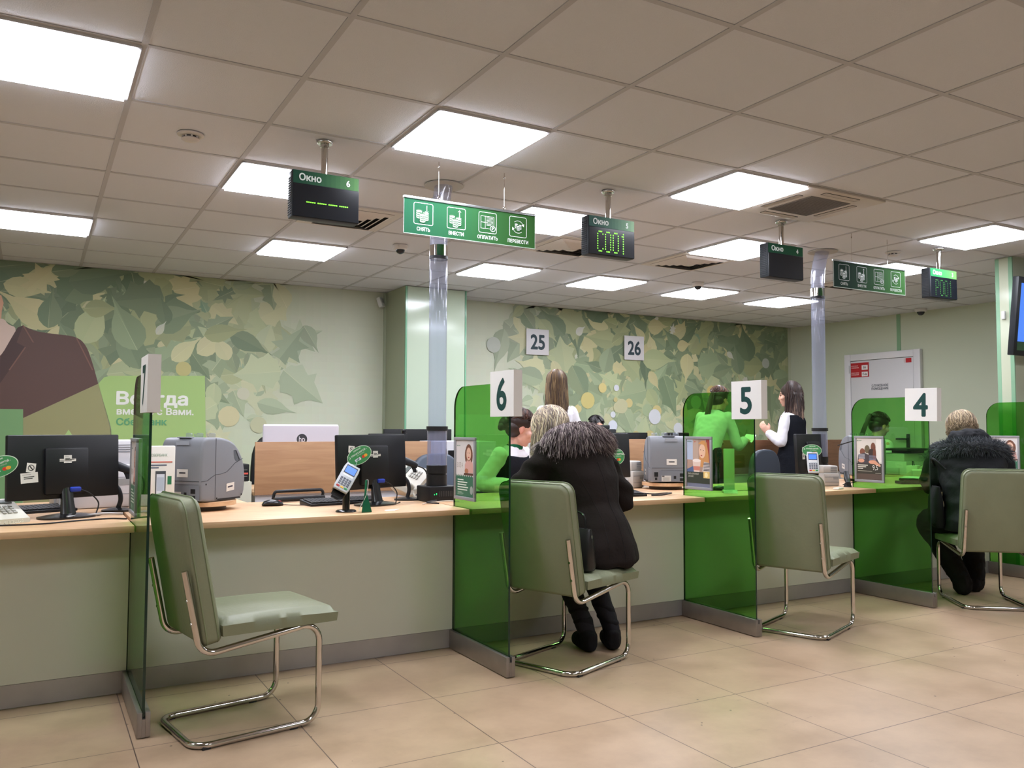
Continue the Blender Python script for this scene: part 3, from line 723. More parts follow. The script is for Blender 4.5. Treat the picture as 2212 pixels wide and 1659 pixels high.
def p_family(m):
    m.rect(-.104, .104, -.147, .147, .0001, (206, 198, 188)); m.rect(.06, .104, -.02, .147, .0002, (222, 216, 208)); m.rect(-.104, .104, -.147, -.03, .0003, (58, 56, 48)); m.rect(-.104, .104, -.147, -.105, .0004, (88, 74, 66))
    for x, y, rx, ry, c in ((-.055, .05, .022, .027, (120, 76, 60)), (-.015, .07, .022, .03, (104, 92, 70)), (.035, .085, .02, .034, (112, 70, 54)), (.02, .045, .026, .03, (62, 48, 44)), (.045, .03, .014, .06, (110, 66, 50))): m.disc(x, y, rx, ry, .0006, 16, c)
    m.poly([(-.1, -.035, .0005), (-.09, .03, .0005), (-.04, .045, .0005), (0, .03, .0005), (.05, .03, .0005), (.085, -.03, .0005)], (74, 66, 70))
    for i in range(5): m.rect(-.088, -.035, .0+.008*i, .003+.008*i, .0007, (190, 192, 200)); m.rect(.0, .055, -.01+.008*i, -.007+.008*i, .0007, (130, 138, 160))
    m.disc(-.065, -.012, .026, .014, .0008, 14, (206, 150, 124)); m.disc(.03, -.02, .034, .014, .0008, 14, (210, 152, 124)); m.poly([(.05, -.01, .0008), (.095, -.04, .0008), (.085, -.052, .0008), (.03, -.03, .0008)], (204, 148, 120))
    m.text('9,5', .034, (226, 224, 216), -.002, .8, 'L', base=Matrix.Translation((.028, -.075, .001))); m.text('%', .012, (226, 224, 216), .0, .8, 'L', base=Matrix.Translation((.085, -.052, .001)))
    lines(m, -.096, -.047, (.085, .07, .045), .006, .012, (196, 192, 180))
    lines(m, -.096, -.087, (.12,), .003, .006, (170, 166, 150)); lines(m, .05, -.1, (.045,), .003, .006, (170, 166, 150)); bankmark(m, -.095, .132)
poster(GL[0], p_girl, 'grey framed poster seen edge on, on the glass screen numbered 7')
poster(GL[1], p_girl, 'grey framed poster of a girl with a dark green lower half')
poster(GL[2], p_drink, 'grey framed poster of a blonde woman drinking from a big cup')
poster(GL[3], p_family, 'grey framed poster of a hugging family with the rate 9,5%')
poster(GL[4], p_girl, 'grey framed poster of two children at the right edge, behind the fur-hooded customer')

# ================================================================== CUSTOMER CHAIRS
def make_chair(label):
    t = thing('cantilever_chair', label, 'chair', (0, 0, 0), 0, 'green customer chairs')
    m = MB(); z0 = .0135
    for s_ in (-1, 1):
        y = .205*s_
        pts = fillet([(-.292, y, .655), (-.228, y, .340), (.245, y, .402), (.245, y, z0), (-.245, y, z0), (-.245, 0, z0)], .065, 8)
        m.tube(pts, .0125, 14)
    m.build('frame', chrome, t, smooth=60)
    for s_ in (-1, 1):
        for x in (.14, -.2): m = MB((40, 40, 40)); m.box(x, .205*s_, .0035, .03, .02, .007); m.build('glide', satin, t)
    # backrest
    def pad(w_, h, th, r, bev):
        P = []
        for cx, cy, a0 in ((w_-r, h-r, 0), (-w_+r, h-r, PI/2), (-w_+.03, .03, PI), (w_-.03, .03, 1.5*PI)):
            rr_ = r if a0 < 3 else .03
            for i in range(7): a = a0+PI/2*i/6; P.append((cx+rr_*math.cos(a), cy+rr_*math.sin(a)))
        return P
    P = pad(.216, .548, .1, .052, .02)
    m = MB(); tilt = -.182; B = Matrix.Translation((-.219, 0, .368)) @ Matrix.Rotation(tilt, 4, 'Y'); m.M = B
    m.prism(P, .074, plane='yz', bev=.018)
    b = m.build('backrest', leather, t, smooth=50)
    m = MB((120, 130, 98)); m.M = B
    m.tube([(-.0008+.016, y*1.003, .002+z*1.002) for y, z in P], .0028, 6, closed=True); m.tube([(.074-.016, y*1.003, .002+z*1.002) for y, z in P], .0028, 6, closed=True)
    m.build('piping', satin, b)
    # seat, slightly drooping in front
    m = MB(); nx, ny = 22, 14; x0, x1 = -.155, .318; W = .226
    def top(u, v):
        x = x0+(x1-x0)*u; y = -W+2*W*v; e = min(u*(x1-x0), (1-u)*(x1-x0), v*2*W, (1-v)*2*W); rim = min(1, e/.024); rim = math.sqrt(1-(1-rim)**2)
        wr = .0006*math.sin(95*(y+.6*x))*smooth01(.6, 1., abs(2*v-1))*smooth01(.25, .6, u)
        return (x, y, .443-.014*u*u+.004*u+.022*rim+.006*math.sin(PI*v)*math.sin(PI*u)+wr)
    vs = [top(i/nx, j/ny) for i in range(nx+1) for j in range(ny+1)]; k = len(vs)
    def bot(u, v):
        x = x0+.004+(x1-x0-.008)*u; y = (-W+.004)+(2*W-.008)*v; return (x, y, .402-.004*u)
    vs += [bot(i/nx, j/ny) for i in range(nx+1) for j in range(ny+1)]
    I = lambda i, j: i*(ny+1)+j
    fs = []
    for i in range(nx):
        for j in range(ny): fs += [(I(i, j), I(i+1, j), I(i+1, j+1), I(i, j+1)), (k+I(i, j), k+I(i, j+1), k+I(i+1, j+1), k+I(i+1, j))]
    for i in range(nx): fs += [(I(i, 0), k+I(i, 0), k+I(i+1, 0), I(i+1, 0)), (I(i, ny), I(i+1, ny), k+I(i+1, ny), k+I(i, ny))]
    for j in range(ny): fs += [(I(0, j), I(0, j+1), k+I(0, j+1), k+I(0, j)), (I(nx, j), k+I(nx, j), k+I(nx, j+1), I(nx, j+1))]
    m.add(vs, fs); se = m.build('seat', leather, t, smooth=60)
    m = MB(); 
    for s_ in (-1, 1):
        for f_ in (.35, .62):
            p = Vector((-.292, .205*s_, .655)).lerp(Vector((-.228, .205*s_, .340)), f_); m.M = Matrix.Translation(p-Vector((.012, 0, 0))) @ Matrix.Rotation(PI/2, 4, 'Y'); m.lathe([(.0, -.002), (.006, -.002), (.006, .003), (.0, .004)], 10)
    m.build('screw', chrome, t)
    return t
CH = [((.744, 3.525), 9.5, 'empty green chair at the left front, turned side on, seat in full view'),
      ((2.400, 3.640), 21, 'green chair the customer in the brown fur collar sits on'),
      ((4.012, 3.545), 21, 'empty green chair with its back to the viewer, by the screen numbered 5'),
      ((5.660, 3.455), 52, 'green chair at the right edge under the customer in the black hooded jacket')]
c0 = make_chair(CH[0][2]); c0.location = (*CH[0][0], 0); c0.rotation_euler = (0, 0, math.radians(9.5))
for p, a, l in CH[1:]: dup(c0, (*p, 0), math.radians(a), l)

# ================================================================== HANGING DISPLAYS AND SIGNS
DOTS = {'C': ['.###.', '#...#', '#....', '#....', '#....', '#....', '#....', '#...#', '.###.'], '0': ['.###.', '#...#', '#...#', '#...#', '#...#', '#...#', '#...#', '#...#', '.###.'],
        '1': ['..#..', '.##..', '..#..', '..#..', '..#..', '..#..', '..#..', '..#..', '..#..'], 'P': ['####.', '#...#', '#...#', '#...#', '####.', '#....', '#....', '#....', '#....'],
        '-': ['.....', '.....', '.....', '.....', '#####', '.....', '.....', '.....', '.....']}
def ticket_display(x0, num, txt, label, gA, gB, lm):
    W, H, D = .338, .232, .075; xc = x0+W/2; t = thing('ticket_display', label, 'ticket display', (xc, 4.01, CE), 0, 'ticket displays under the ceiling')
    m = MB((30, 34, 38)); m.box(0, D/2+.004, -.286, W, D, H, .006)
    for i in range(16): m.box(-W/2-.001, D/2+.008, -.385+.012*i, .004, D*.72, .004); m.box(W/2+.001, D/2+.008, -.385+.012*i, .004, D*.72, .004)
    m.build('case', satin, t)
    m = MB(); n = 14
    for i in range(n):
        a, b = -W/2+.004+(W-.008)*i/n, -W/2+.004+(W-.008)*(i+1)/n; m.poly([(a, .0025, -.236), (b, .0025, -.236), (b, .0025, -.173), (a, .0025, -.173)], mixc(gA, gB, (i/(n-1))**1.5))
    hp = m.build('header', mat('sign_board', .7, spec=.05), t)
    m = MB(); m.text('Окно', .032, (206, 214, 208), .028, 1.0, 'L', base=Matrix.Translation((-W/2+.034, .0012, -.220)) @ VERT); m.build('lettering', print_m, hp, smooth=0); m = MB(); m.text(num, .030, (206, 214, 208), .03, .95, 'R', base=Matrix.Translation((W/2-.05, .0012, -.220)) @ VERT)
    m.build('number', print_m, hp, smooth=0)
    m = MB((14, 18, 24)); m.box(0, .0022, -.318, W-.008, .003, .158); s_ = m.build('screen', gloss, t)
    if txt:
        m = MB(); 
        for ci, ch in enumerate(txt):
            for r_, row in enumerate(DOTS[ch]):
                for k, q in enumerate(row):
                    if q == '#':
                        if ch == '-': m.disc(-.096+ci*.055+k*.0095, -.325, .0042, .0034, 0, 8)
                        else: m.disc(-.105+ci*.056+k*.0093, -.262-r_*.0145, .0036, .0045, 0, 8)
        m.v = [tuple(Matrix.Translation((0, -.0006, 0)) @ VERT @ Vector(p)) for p in m.v]
        m.build('lit_dots', lm, s_, smooth=0)
    m = MB(); m.tube([(0, .04, -.17), (0, .04, -.004)], .0165, 16); m.lathe([(.0, -.012), (.036, -.012), (.04, -.006), (.04, 0), (0, 0)], 20, loc=(0, .04, -.001)); m.lathe([(0, -.03), (.022, -.03), (.022, -.012), (0, -.012)], 16, loc=(0, .04, 0))
    m.build('pole', chrome, t, smooth=50)
ticket_display(1.050, '6', '----', 'ticket display numbered 6 showing four green dashes', (38, 72, 56), (84, 122, 78), led)
ticket_display(2.785, '5', 'C001', 'ticket display numbered 5 showing C001 in green dots', (60, 88, 82), (122, 150, 122), led)
ticket_display(4.243, '4', '', 'ticket display numbered 4 with a blank black screen', (32, 66, 48), (40, 80, 56), led)
ticket_display(5.982, '3', 'P001', 'smallest ticket display, numbered 3, with dim green dots', (32, 104, 62), (96, 150, 80), led_dim)

def coins(m, cx, cy, s, c, g):
    for dx, dy, z in ((-.36, .16, 0), (.36, .0, 1), (0, -.22, 2)):
        w_ = .30*s; x, y = cx+dx*s, cy+dy*s; e = .0003*z*4
        m.disc(x, y+.30*s, w_+.0022, .12*s+.0022, .0004+e, 16, g); m.rect(x-w_-.0022, x+w_+.0022, y-.34*s, y+.30*s, .0004+e, g); m.disc(x, y-.34*s, w_+.0022, .12*s+.0022, .0004+e, 16, g)
        for k in range(4):
            yy = y-.32*s+.2*s*k; m.disc(x, yy, w_, .11*s, .0006+e+.0001*k, 16, g if False else c); m.rect(x-w_, x+w_, yy, yy+.10*s, .0006+e+.0001*k, c); m.disc(x, yy+.12*s, w_, .11*s, .00065+e+.0001*k, 16, g); 
        m.disc(x, y+.31*s, w_*.92, .085*s, .0011+e, 16, c)
def arrow(m, x, y0, y1, c, w_=.004, hd=.011):
    d = 1 if y1 > y0 else -1; a, b = sorted((y0, y1-d*hd)); m.rect(x-w_/2, x+w_/2, a, b, .0026, c)
    P = [(x-hd, y1-d*hd*1.1, .0026), (x, y1, .0026), (x+hd, y1-d*hd*1.1, .0026), (x, y1-d*hd*.6, .0026)]; m.poly(P if d < 0 else P[::-1], c)
def arc(m, cx, cy, r, a0, a1, w_, c, n=10):
    for i in range(n):
        a, b = a0+(a1-a0)*i/n, a0+(a1-a0)*(i+1)/n; m.poly([(cx+(r-w_)*math.cos(a), cy+(r-w_)*math.sin(a), .0008), (cx+r*math.cos(a), cy+r*math.sin(a), .0008), (cx+r*math.cos(b), cy+r*math.sin(b), .0008), (cx+(r-w_)*math.cos(b), cy+(r-w_)*math.sin(b), .0008)], c)
    for a, d in ((a1, 1),):
        x, y = cx+(r-w_/2)*math.cos(a), cy+(r-w_/2)*math.sin(a); tx, ty = -math.sin(a)*(1 if a1 > a0 else -1), math.cos(a)*(1 if a1 > a0 else -1)
        m.poly([(x+ty*.009-tx*.002, y-tx*.009-ty*.002, .0009), (x+tx*.014, y+ty*.014, .0009), (x-ty*.009-tx*.002, y+tx*.009-ty*.002, .0009)], c)
def service_sign(x0, label, gA, gB, ic):
    W, H = .80, .187; xc = x0+W/2; t = thing('service_sign', label, 'hanging sign', (xc, 4.05, CE), 0, 'green hanging service signs'); zc = -.3125
    m = MB(gA); n = 24
    for i in range(n):
        a, b = -W/2+W*i/n, -W/2+W*(i+1)/n; c = mixc(gA, gB, smooth01(0, 1, i/(n-1))); m.b2(a, b, -.002, .002, zc-H/2, zc+H/2, c=c)
    bd = m.build('board', mat('sign_board', .7, spec=.05), t, smooth=0)
    m = MB(ic)
    for s_ in (-1, 1): m.b2(-W/2*1.0 if s_ < 0 else W/2-.002, -W/2+.002 if s_ < 0 else W/2, -.0026, .0026, zc-H/2, zc+H/2, c=(190, 200, 192))
    m.b2(-W/2, W/2, -.0026, .0026, zc-H/2-.001, zc-H/2+.002, c=(170, 190, 175))
    mm = MB(ic); g = mixc(gA, gB, .5)
    for k, tx in enumerate(('СНЯТЬ', 'ВНЕСТИ', 'ОПЛАТИТЬ', 'ПЕРЕВЕСТИ')):
        cx = -W/2+(.112, .304, .495, .688)[k]; cy = .0185; mm.rring(cx-.056, cx+.056, cy-.058, cy+.058, .011, .0028, .0005, ic)
        mm.text(tx, .0185, ic, .022, .86, base=Matrix.Translation((cx, -.073, .0005)))
        if k == 0: coins(mm, cx-.006, cy-.012, .052, ic, g); arrow(mm, cx+.018, cy+.045, cy+.004, ic)
        if k == 1: coins(mm, cx-.006, cy-.016, .052, ic, g); arrow(mm, cx+.018, cy+.006, cy+.046, ic)
        if k == 2:
            mm.rring(cx-.043, cx+.04, cy-.034, cy+.036, .002, .002, .0006, ic); mm.rect(cx-.043, cx+.0, cy+.0, cy+.002, .0006, ic); mm.rect(cx-.016, cx-.014, cy-.034, cy+.036, .0006, ic)
            for q in range(7): mm.rect(cx-.008, cx+.033, cy+.027-.007*q, cy+.0285-.007*q, .0006, ic)
            mm.disc(cx+.032, cy-.03, .019, .019, .0009, 20, g); mm.disc(cx+.032, cy-.03, .017, .017, .001, 20, ic); mm.disc(cx+.032, cy-.03, .014, .014, .0011, 20, g); mm.text('₽', .015, ic, .02, .9, base=Matrix.Translation((cx+.031, cy-.0375, .0013)))
        if k == 3:
            coins(mm, cx, cy, .032, ic, g); arc(mm, cx, cy, .036, 2.3, .45, .0025, ic); arc(mm, cx, cy, .036, 5.45, 3.6, .0025, ic)
    B = Matrix.Translation((0, -.0022, zc)) @ VERT; nf = len(m.f); m.add([tuple(B @ Vector(p)) for p in mm.v], mm.f); m.fc[nf:] = mm.fc
    m.build('lettering', print_m, bd, smooth=0)
    m = MB(); m.b2(-W/2-.002, W/2+.002, -.007, .007, zc+H/2-.002, zc+H/2+.012, .002); m.build('rail', mat('polished_rail', .25, .9, col=(190, 196, 200)), t)
    m = MB((190, 190, 190))
    for x in (-.2, .2):
        m.tube([(x, 0, zc+H/2+.03), (x, 0, -.03)], .0012, 6); m.tube([(x+.006*math.cos(a), 0, zc+H/2+.022+.008*math.sin(a)) for a in [PI*1.6*i/10-.5 for i in range(11)]], .0014, 6)
        m.tube([(x, 0, -.03), (x, 0, 0)], .0025, 6); m.tube([(x+.004*math.cos(a), 0, -.028+.007*math.sin(a)) for a in [2*PI*i/10 for i in range(11)]], .0012, 6)
    m.build('wire', chrome, t)
service_sign(1.642, 'near green hanging sign with four white icons, in front of the first tube', (34, 82, 58), (52, 92, 46), (226, 232, 226))
service_sign(4.928, 'farther, darker green hanging sign with four icons, right of the bent tube', (24, 46, 36), (50, 88, 44), (176, 184, 176))

# ceiling fittings ----------------------------------------------------
def diffuser(cx, cy, label):
    t = thing('air_diffuser', label, 'air vent', (cx, cy, CE), 0, 'louvred ceiling vents')
    m = MB((196, 190, 184)); m.b2(-.29, .29, -.29, .29, -.006, .001); m.build('plate', satin, t)
    m = MB((34, 32, 32)); m.b2(-.235, .235, -.235, .235, -.0075, -.0062); m.build('duct_shade', matte, t)  # flat dark sheet standing for the shade inside the duct
    m = MB((200, 194, 188))
    for k in range(5):
        r = .235-.045*k; z = -.008-.003*k
        for s_ in (-1, 1):
            for ax in (0, 1):
                P = [(-r, s_*r, z), (r, s_*r, z), (r-.03, s_*(r-.03), z-.014), (-r+.03, s_*(r-.03), z-.014)]
                if ax: P = [(b, a, c) for a, b, c in P]
                m.poly(P)
    m.b2(-.03, .03, -.03, .03, -.034, -.032); m.build('louvre', satin, t, smooth=0)
diffuser(1.817, 5.445, 'louvred ceiling vent partly hidden by ticket display 6')
diffuser(3.617, 5.445, 'louvred ceiling vent beside the right end of the near green sign')
diffuser(4.817, 5.445, 'louvred ceiling vent between ticket displays 5 and 4')
diffuser(6.917+.0, 4.845+.6, 'louvred ceiling vent left of ticket display 3')
t = thing('air_conditioner_cassette', 'square ceiling air conditioner grille with four slot flaps', 'air conditioner', (4.217, 3.645, CE))
m = MB((188, 180, 172)); m.b2(-.345, .345, -.30, .30, -.014, .001, .004); m.build('panel', satin, t)
m = MB((120, 114, 110)); m.b2(-.175, .175, -.175, .175, -.018, -.0142, .002)
for i in range(26): m.b2(-.17, .17, -.17+.0132*i, -.166+.0132*i, -.0195, -.018, c=(92, 88, 86))
m.build('grille', satin, t)
for a in range(4):
    m = MB((178, 170, 162)); m.at(rz=PI/2*a); m.b2(-.15, .15, .222, .262, -.0165, -.0142); m.b2(-.15, .15, .262, .2645, -.0168, -.0142, c=(52, 48, 46)); m.b2(-.15, .15, .2195, .222, -.0168, -.0142, c=(60, 56, 52)); m.b2(-.1525, -.15, .222, .262, -.0168, -.0142, c=(70, 64, 60)); m.b2(.15, .1525, .222, .262, -.0168, -.0142, c=(70, 64, 60)); m.build('flap', satin, t)
def dome_camera(x, y, label, r=.058):
    t = thing('dome_camera', label, 'security camera', (x, y, CE), 0, 'dome cameras')
    m = MB((206, 202, 198)); m.lathe([(0, 0), (r, 0), (r, -.014), (r*.92, -.03), (r*.75, -.036), (0, -.036)], 24); m.build('housing', satin, t)
    m = MB((22, 24, 30)); m.lathe([(r*.62*math.cos(a), -.034-r*.62*math.sin(a)) for a in [PI/2*i/8 for i in range(9)]], 20); m.build('dome', gloss, t)
dome_camera(2.446, 6.09, 'dome camera on the ceiling left of the near pneumatic tube')
dome_camera(5.599, 6.20, 'small dome camera beside a rear row ceiling light')
dome_camera(9.08, 6.22, 'dome camera near the right wall above the white door', .07)
def smoke(x, y, label):
    t = thing('smoke_detector', label, 'smoke detector', (x, y, CE), 0, 'smoke detectors')
    m = MB((196, 190, 182)); m.lathe([(0, 0), (.062, 0), (.062, -.006), (.05, -.009), (.05, -.012), (.0, -.012)], 26); m.build('base', satin, t)
    m = MB((190, 184, 178)); m.lathe([(0, -.02), (.038, -.02), (.043, -.026), (.03, -.034), (0, -.036)], 24)
    for k in range(8): a = k*PI/4; m.box(.036*math.cos(a), .036*math.sin(a), -.017, .008, .008, .012)
    m.build('cover', satin, t); m = MB((40, 34, 32)); m.lathe([(0, -.012), (.033, -.012), (.033, -.02), (0, -.02)], 20); m.build('chamber', satin, t)
smoke(.62, 4.269, 'smoke detector on the ceiling at upper left')
smoke(5.97, 4.318, 'smoke detector on the ceiling left of ticket display 3')
m = MB((200, 200, 196)); m.at((3.13, 8.325, 2.49), rz=.7, rx=-.35); m.box(0, 0, 0, .075, .05, .11, .012); m.box(0, -.026, .01, .05, .004, .05, .001, c=(170, 170, 168)); tag(m.build('motion_sensor', satin), 'white motion sensor in the ceiling corner beside the column', 'sensor')
m = MB((206, 206, 200)); m.box(6.925, 4.0, 2.12, .025, .03, .07, .006); tag(m.build('wall_sensor', satin), 'small white sensor on the edge of the mint-edged wall end', 'sensor')

# number plates 25 and 26
for x0, s_ in ((4.915, '25'), (6.322, '26')):
    m = MB((206, 204, 204)); m.b2(x0, x0+.305, 8.334, 8.344, 2.027, 2.327, .002)
    t = m.build('number_plate', satin, loc=(x0+.15, 8.339, 2.17)); tag(t, ('left' if s_ == '25' else 'right')+'hand square white wall plate with dark number %s' % s_, 'number sign', 'number plates on the leaf mural')
    m = MB(); m.text(s_, .165, (42, 60, 66), .03, .86, base=Matrix.Translation((x0+.1525, 8.3335, 2.095)) @ VERT); q = m.build('digits', print_m, t, smooth=0); q.matrix_parent_inverse = Matrix.Translation(-t.location)

# TV on the partition wall
t = thing('wall_screen', 'black information screen cut by the right picture edge', 'screen', (7.01, 3.78, 2.075))
m = MB((24, 26, 30)); m.at((.17, 0, 0), rx=.10); m.box(0, 0, 0, 1.02, .05, .62, .006); m.build('case', satin, t)
m = MB(); m.at((.17, 0, 0), rx=.10); m.b2(-.47, .47, -.0265, -.0255, -.20, .26); m.build('screen', screen_blue, t)
m = MB((20, 70, 40)); m.at((.17, 0, 0), rx=.10); m.b2(-.47, .47, -.0265, -.0255, -.27, -.205); m.build('caption_strip', gloss, t)
m = MB((50, 50, 52)); m.box(.30, .085, 0, .2, .12, .2, .01); m.build('bracket', satin, t)
# ================================================================== THINGS ON THE COUNTER
BK = (13, 14, 16); GR = (122, 124, 130)
def on(x, y, z=0): return (x, y, ZT+.0005+z)
# monitors seen from behind; local -y is the back of the case
def monitor(name_label, x, y, rz, W=.50, H=.295, zc=.235, stickers='A', cable=True, group='black desk monitors', lean=-.05, sx=0):
    t = thing('monitor', name_label, 'monitor', on(x, y), rz, group)
    m = MB(BK); m.at((0, 0, zc), rx=lean); m.box(0, 0, 0, W, .028, H, .006); m.box(0, -.020, -.02, .20, .022, .215, .009)
    m.build('case', satin, t)
    m = MB((60, 80, 110)); m.at((0, 0, zc), rx=lean); m.b2(-W/2+.012, W/2-.012, .0141, .0147, -H/2+.014, H/2-.012); m.build('screen', screen_dim, t)
    m = MB((30, 31, 33))
    m.M = Matrix(); m.loft([((0, -.05, .012), (.034, 0, 0), (0, .018, .003)), ((0, -.035, .08), (.028, 0, 0), (0, .014, .003)), ((0, -.012, .19), (.028, 0, 0), (0, .014, .003))], 12, p=4)
    m.build('neck', gloss, t)
    m = MB(BK); m.loft([((0, -.035, .0), (.125, 0, 0), (0, .085, 0)), ((0, -.035, .008), (.125, 0, 0), (0, .085, 0)), ((0, -.035, .016), (.08, 0, 0), (0, .05, 0)), ((0, -.035, .022), (.03, 0, 0), (0, .02, 0))], 32, p=2.6)
    m.build('foot', gloss, t)
    m = MB()
    B = Matrix.Translation((0, -.0148, zc)) @ Matrix.Rotation(lean, 4, 'X')
    def lab(cx, cz, w_, h, rot=0, deep=0, kind='label'):
        Bm = B @ Matrix.Translation((cx, -.0172*deep, cz)) @ Matrix.Rotation(rot, 4, 'Y') @ VERT; q = MB(); q.M = Matrix(); q.rect(-w_/2, w_/2, -h/2, h/2, 0, (204, 203, 194))
        if kind == 'label':
            lines(q, -w_*.32, h*.05, (w_*.6, w_*.5), h*.09, h*.16, (52, 54, 52)); lines(q, -w_*.4, h*.3, (w_*.5,), h*.05, h*.1, (130, 130, 126))
        if kind == 'no':
            q.rring(-h*.33, h*.33, -h*.33, h*.33, h*.32, h*.07, .0003, (30, 30, 30), 8); q.poly([(-h*.25, h*.17, .0004), (-h*.17, h*.25, .0004), (h*.25, -h*.17, .0004), (h*.17, -h*.25, .0004)], (30, 30, 30))
        if kind == 'slot':
            q.rect(-w_*.5, -w_*.25, -h*.1, h*.1, .0003, (28, 29, 30)); q.rect(w_*.1, w_*.4, h*.15, h*.35, .0003, (40, 40, 40))
        m = MB(); m.add([tuple(Bm @ Vector(p)) for p in q.v], q.f); m.fc = list(q.fc); m.build('sticker', print_m, t, smooth=0)
    if stickers == 'A':
        lab(-.155, .0, .04, .042, .12, kind='no'); lab(-.162, -.045, .075, .046, -.06); lab(.0, .03, .075, .012, 0, 1, 'slot'); lab(-.0, .035, .036, .036, 0, 1)
    if stickers == 'B':
        lab(-.155, .07, .042, .036, .08, kind='no'); lab(-.16, .02, .05, .03, -.06); lab(.0, .035, .075, .012, 0, 1, 'slot'); lab(-.0, .04, .036, .036, 0, 1)
    if stickers == 'C':
        lab(-.14, .03, .04, .04, 0, kind='no'); lab(-.145, -.02, .04, .044, 0)
    if cable:
        m = MB((36, 60, 160)); m.at((.035+sx, -.033, zc-.105), rx=.2); m.box(0, 0, 0, .05, .03, .022, .006); m.box(-.065, .006, 0, .03, .012, .01, .002, c=(190, 180, 120)); m.build('plug', satin, t)
        m = MB((18, 18, 20)); m.tube(smoothpath([(.06+sx, -.035, zc-.108), (.10+sx, -.05, zc-.13), (.135+sx, -.06, .06), (.12+sx, -.07, .006), (.16+sx, -.06, .005)], 6), .0032, 8); m.build('cable', satin, t)
    return t
monitor('black monitor back at far left with two crooked white stickers and a blue plug', .128, 4.47, math.radians(24), W=.51, stickers='A')
monitor('black monitor back partly covered by a green oval card sign, right of grey machine', 1.62, 4.42, math.radians(22), W=.495, stickers='B')
monitor('black monitor behind the round green card sign, right of the customer in brown fur', 3.27, 4.52, math.radians(14), W=.48, stickers='', zc=.24)
monitor('black monitor turned away between the chair back and the bent tube', 5.19, 4.50, math.radians(14), W=.47, stickers='C')
t = monitor('monitor with a bluish lit screen left of the fur-hooded customer', xat(2078, 4.42), 4.42, math.radians(205), W=.44, stickers='', cable=False, zc=.245)

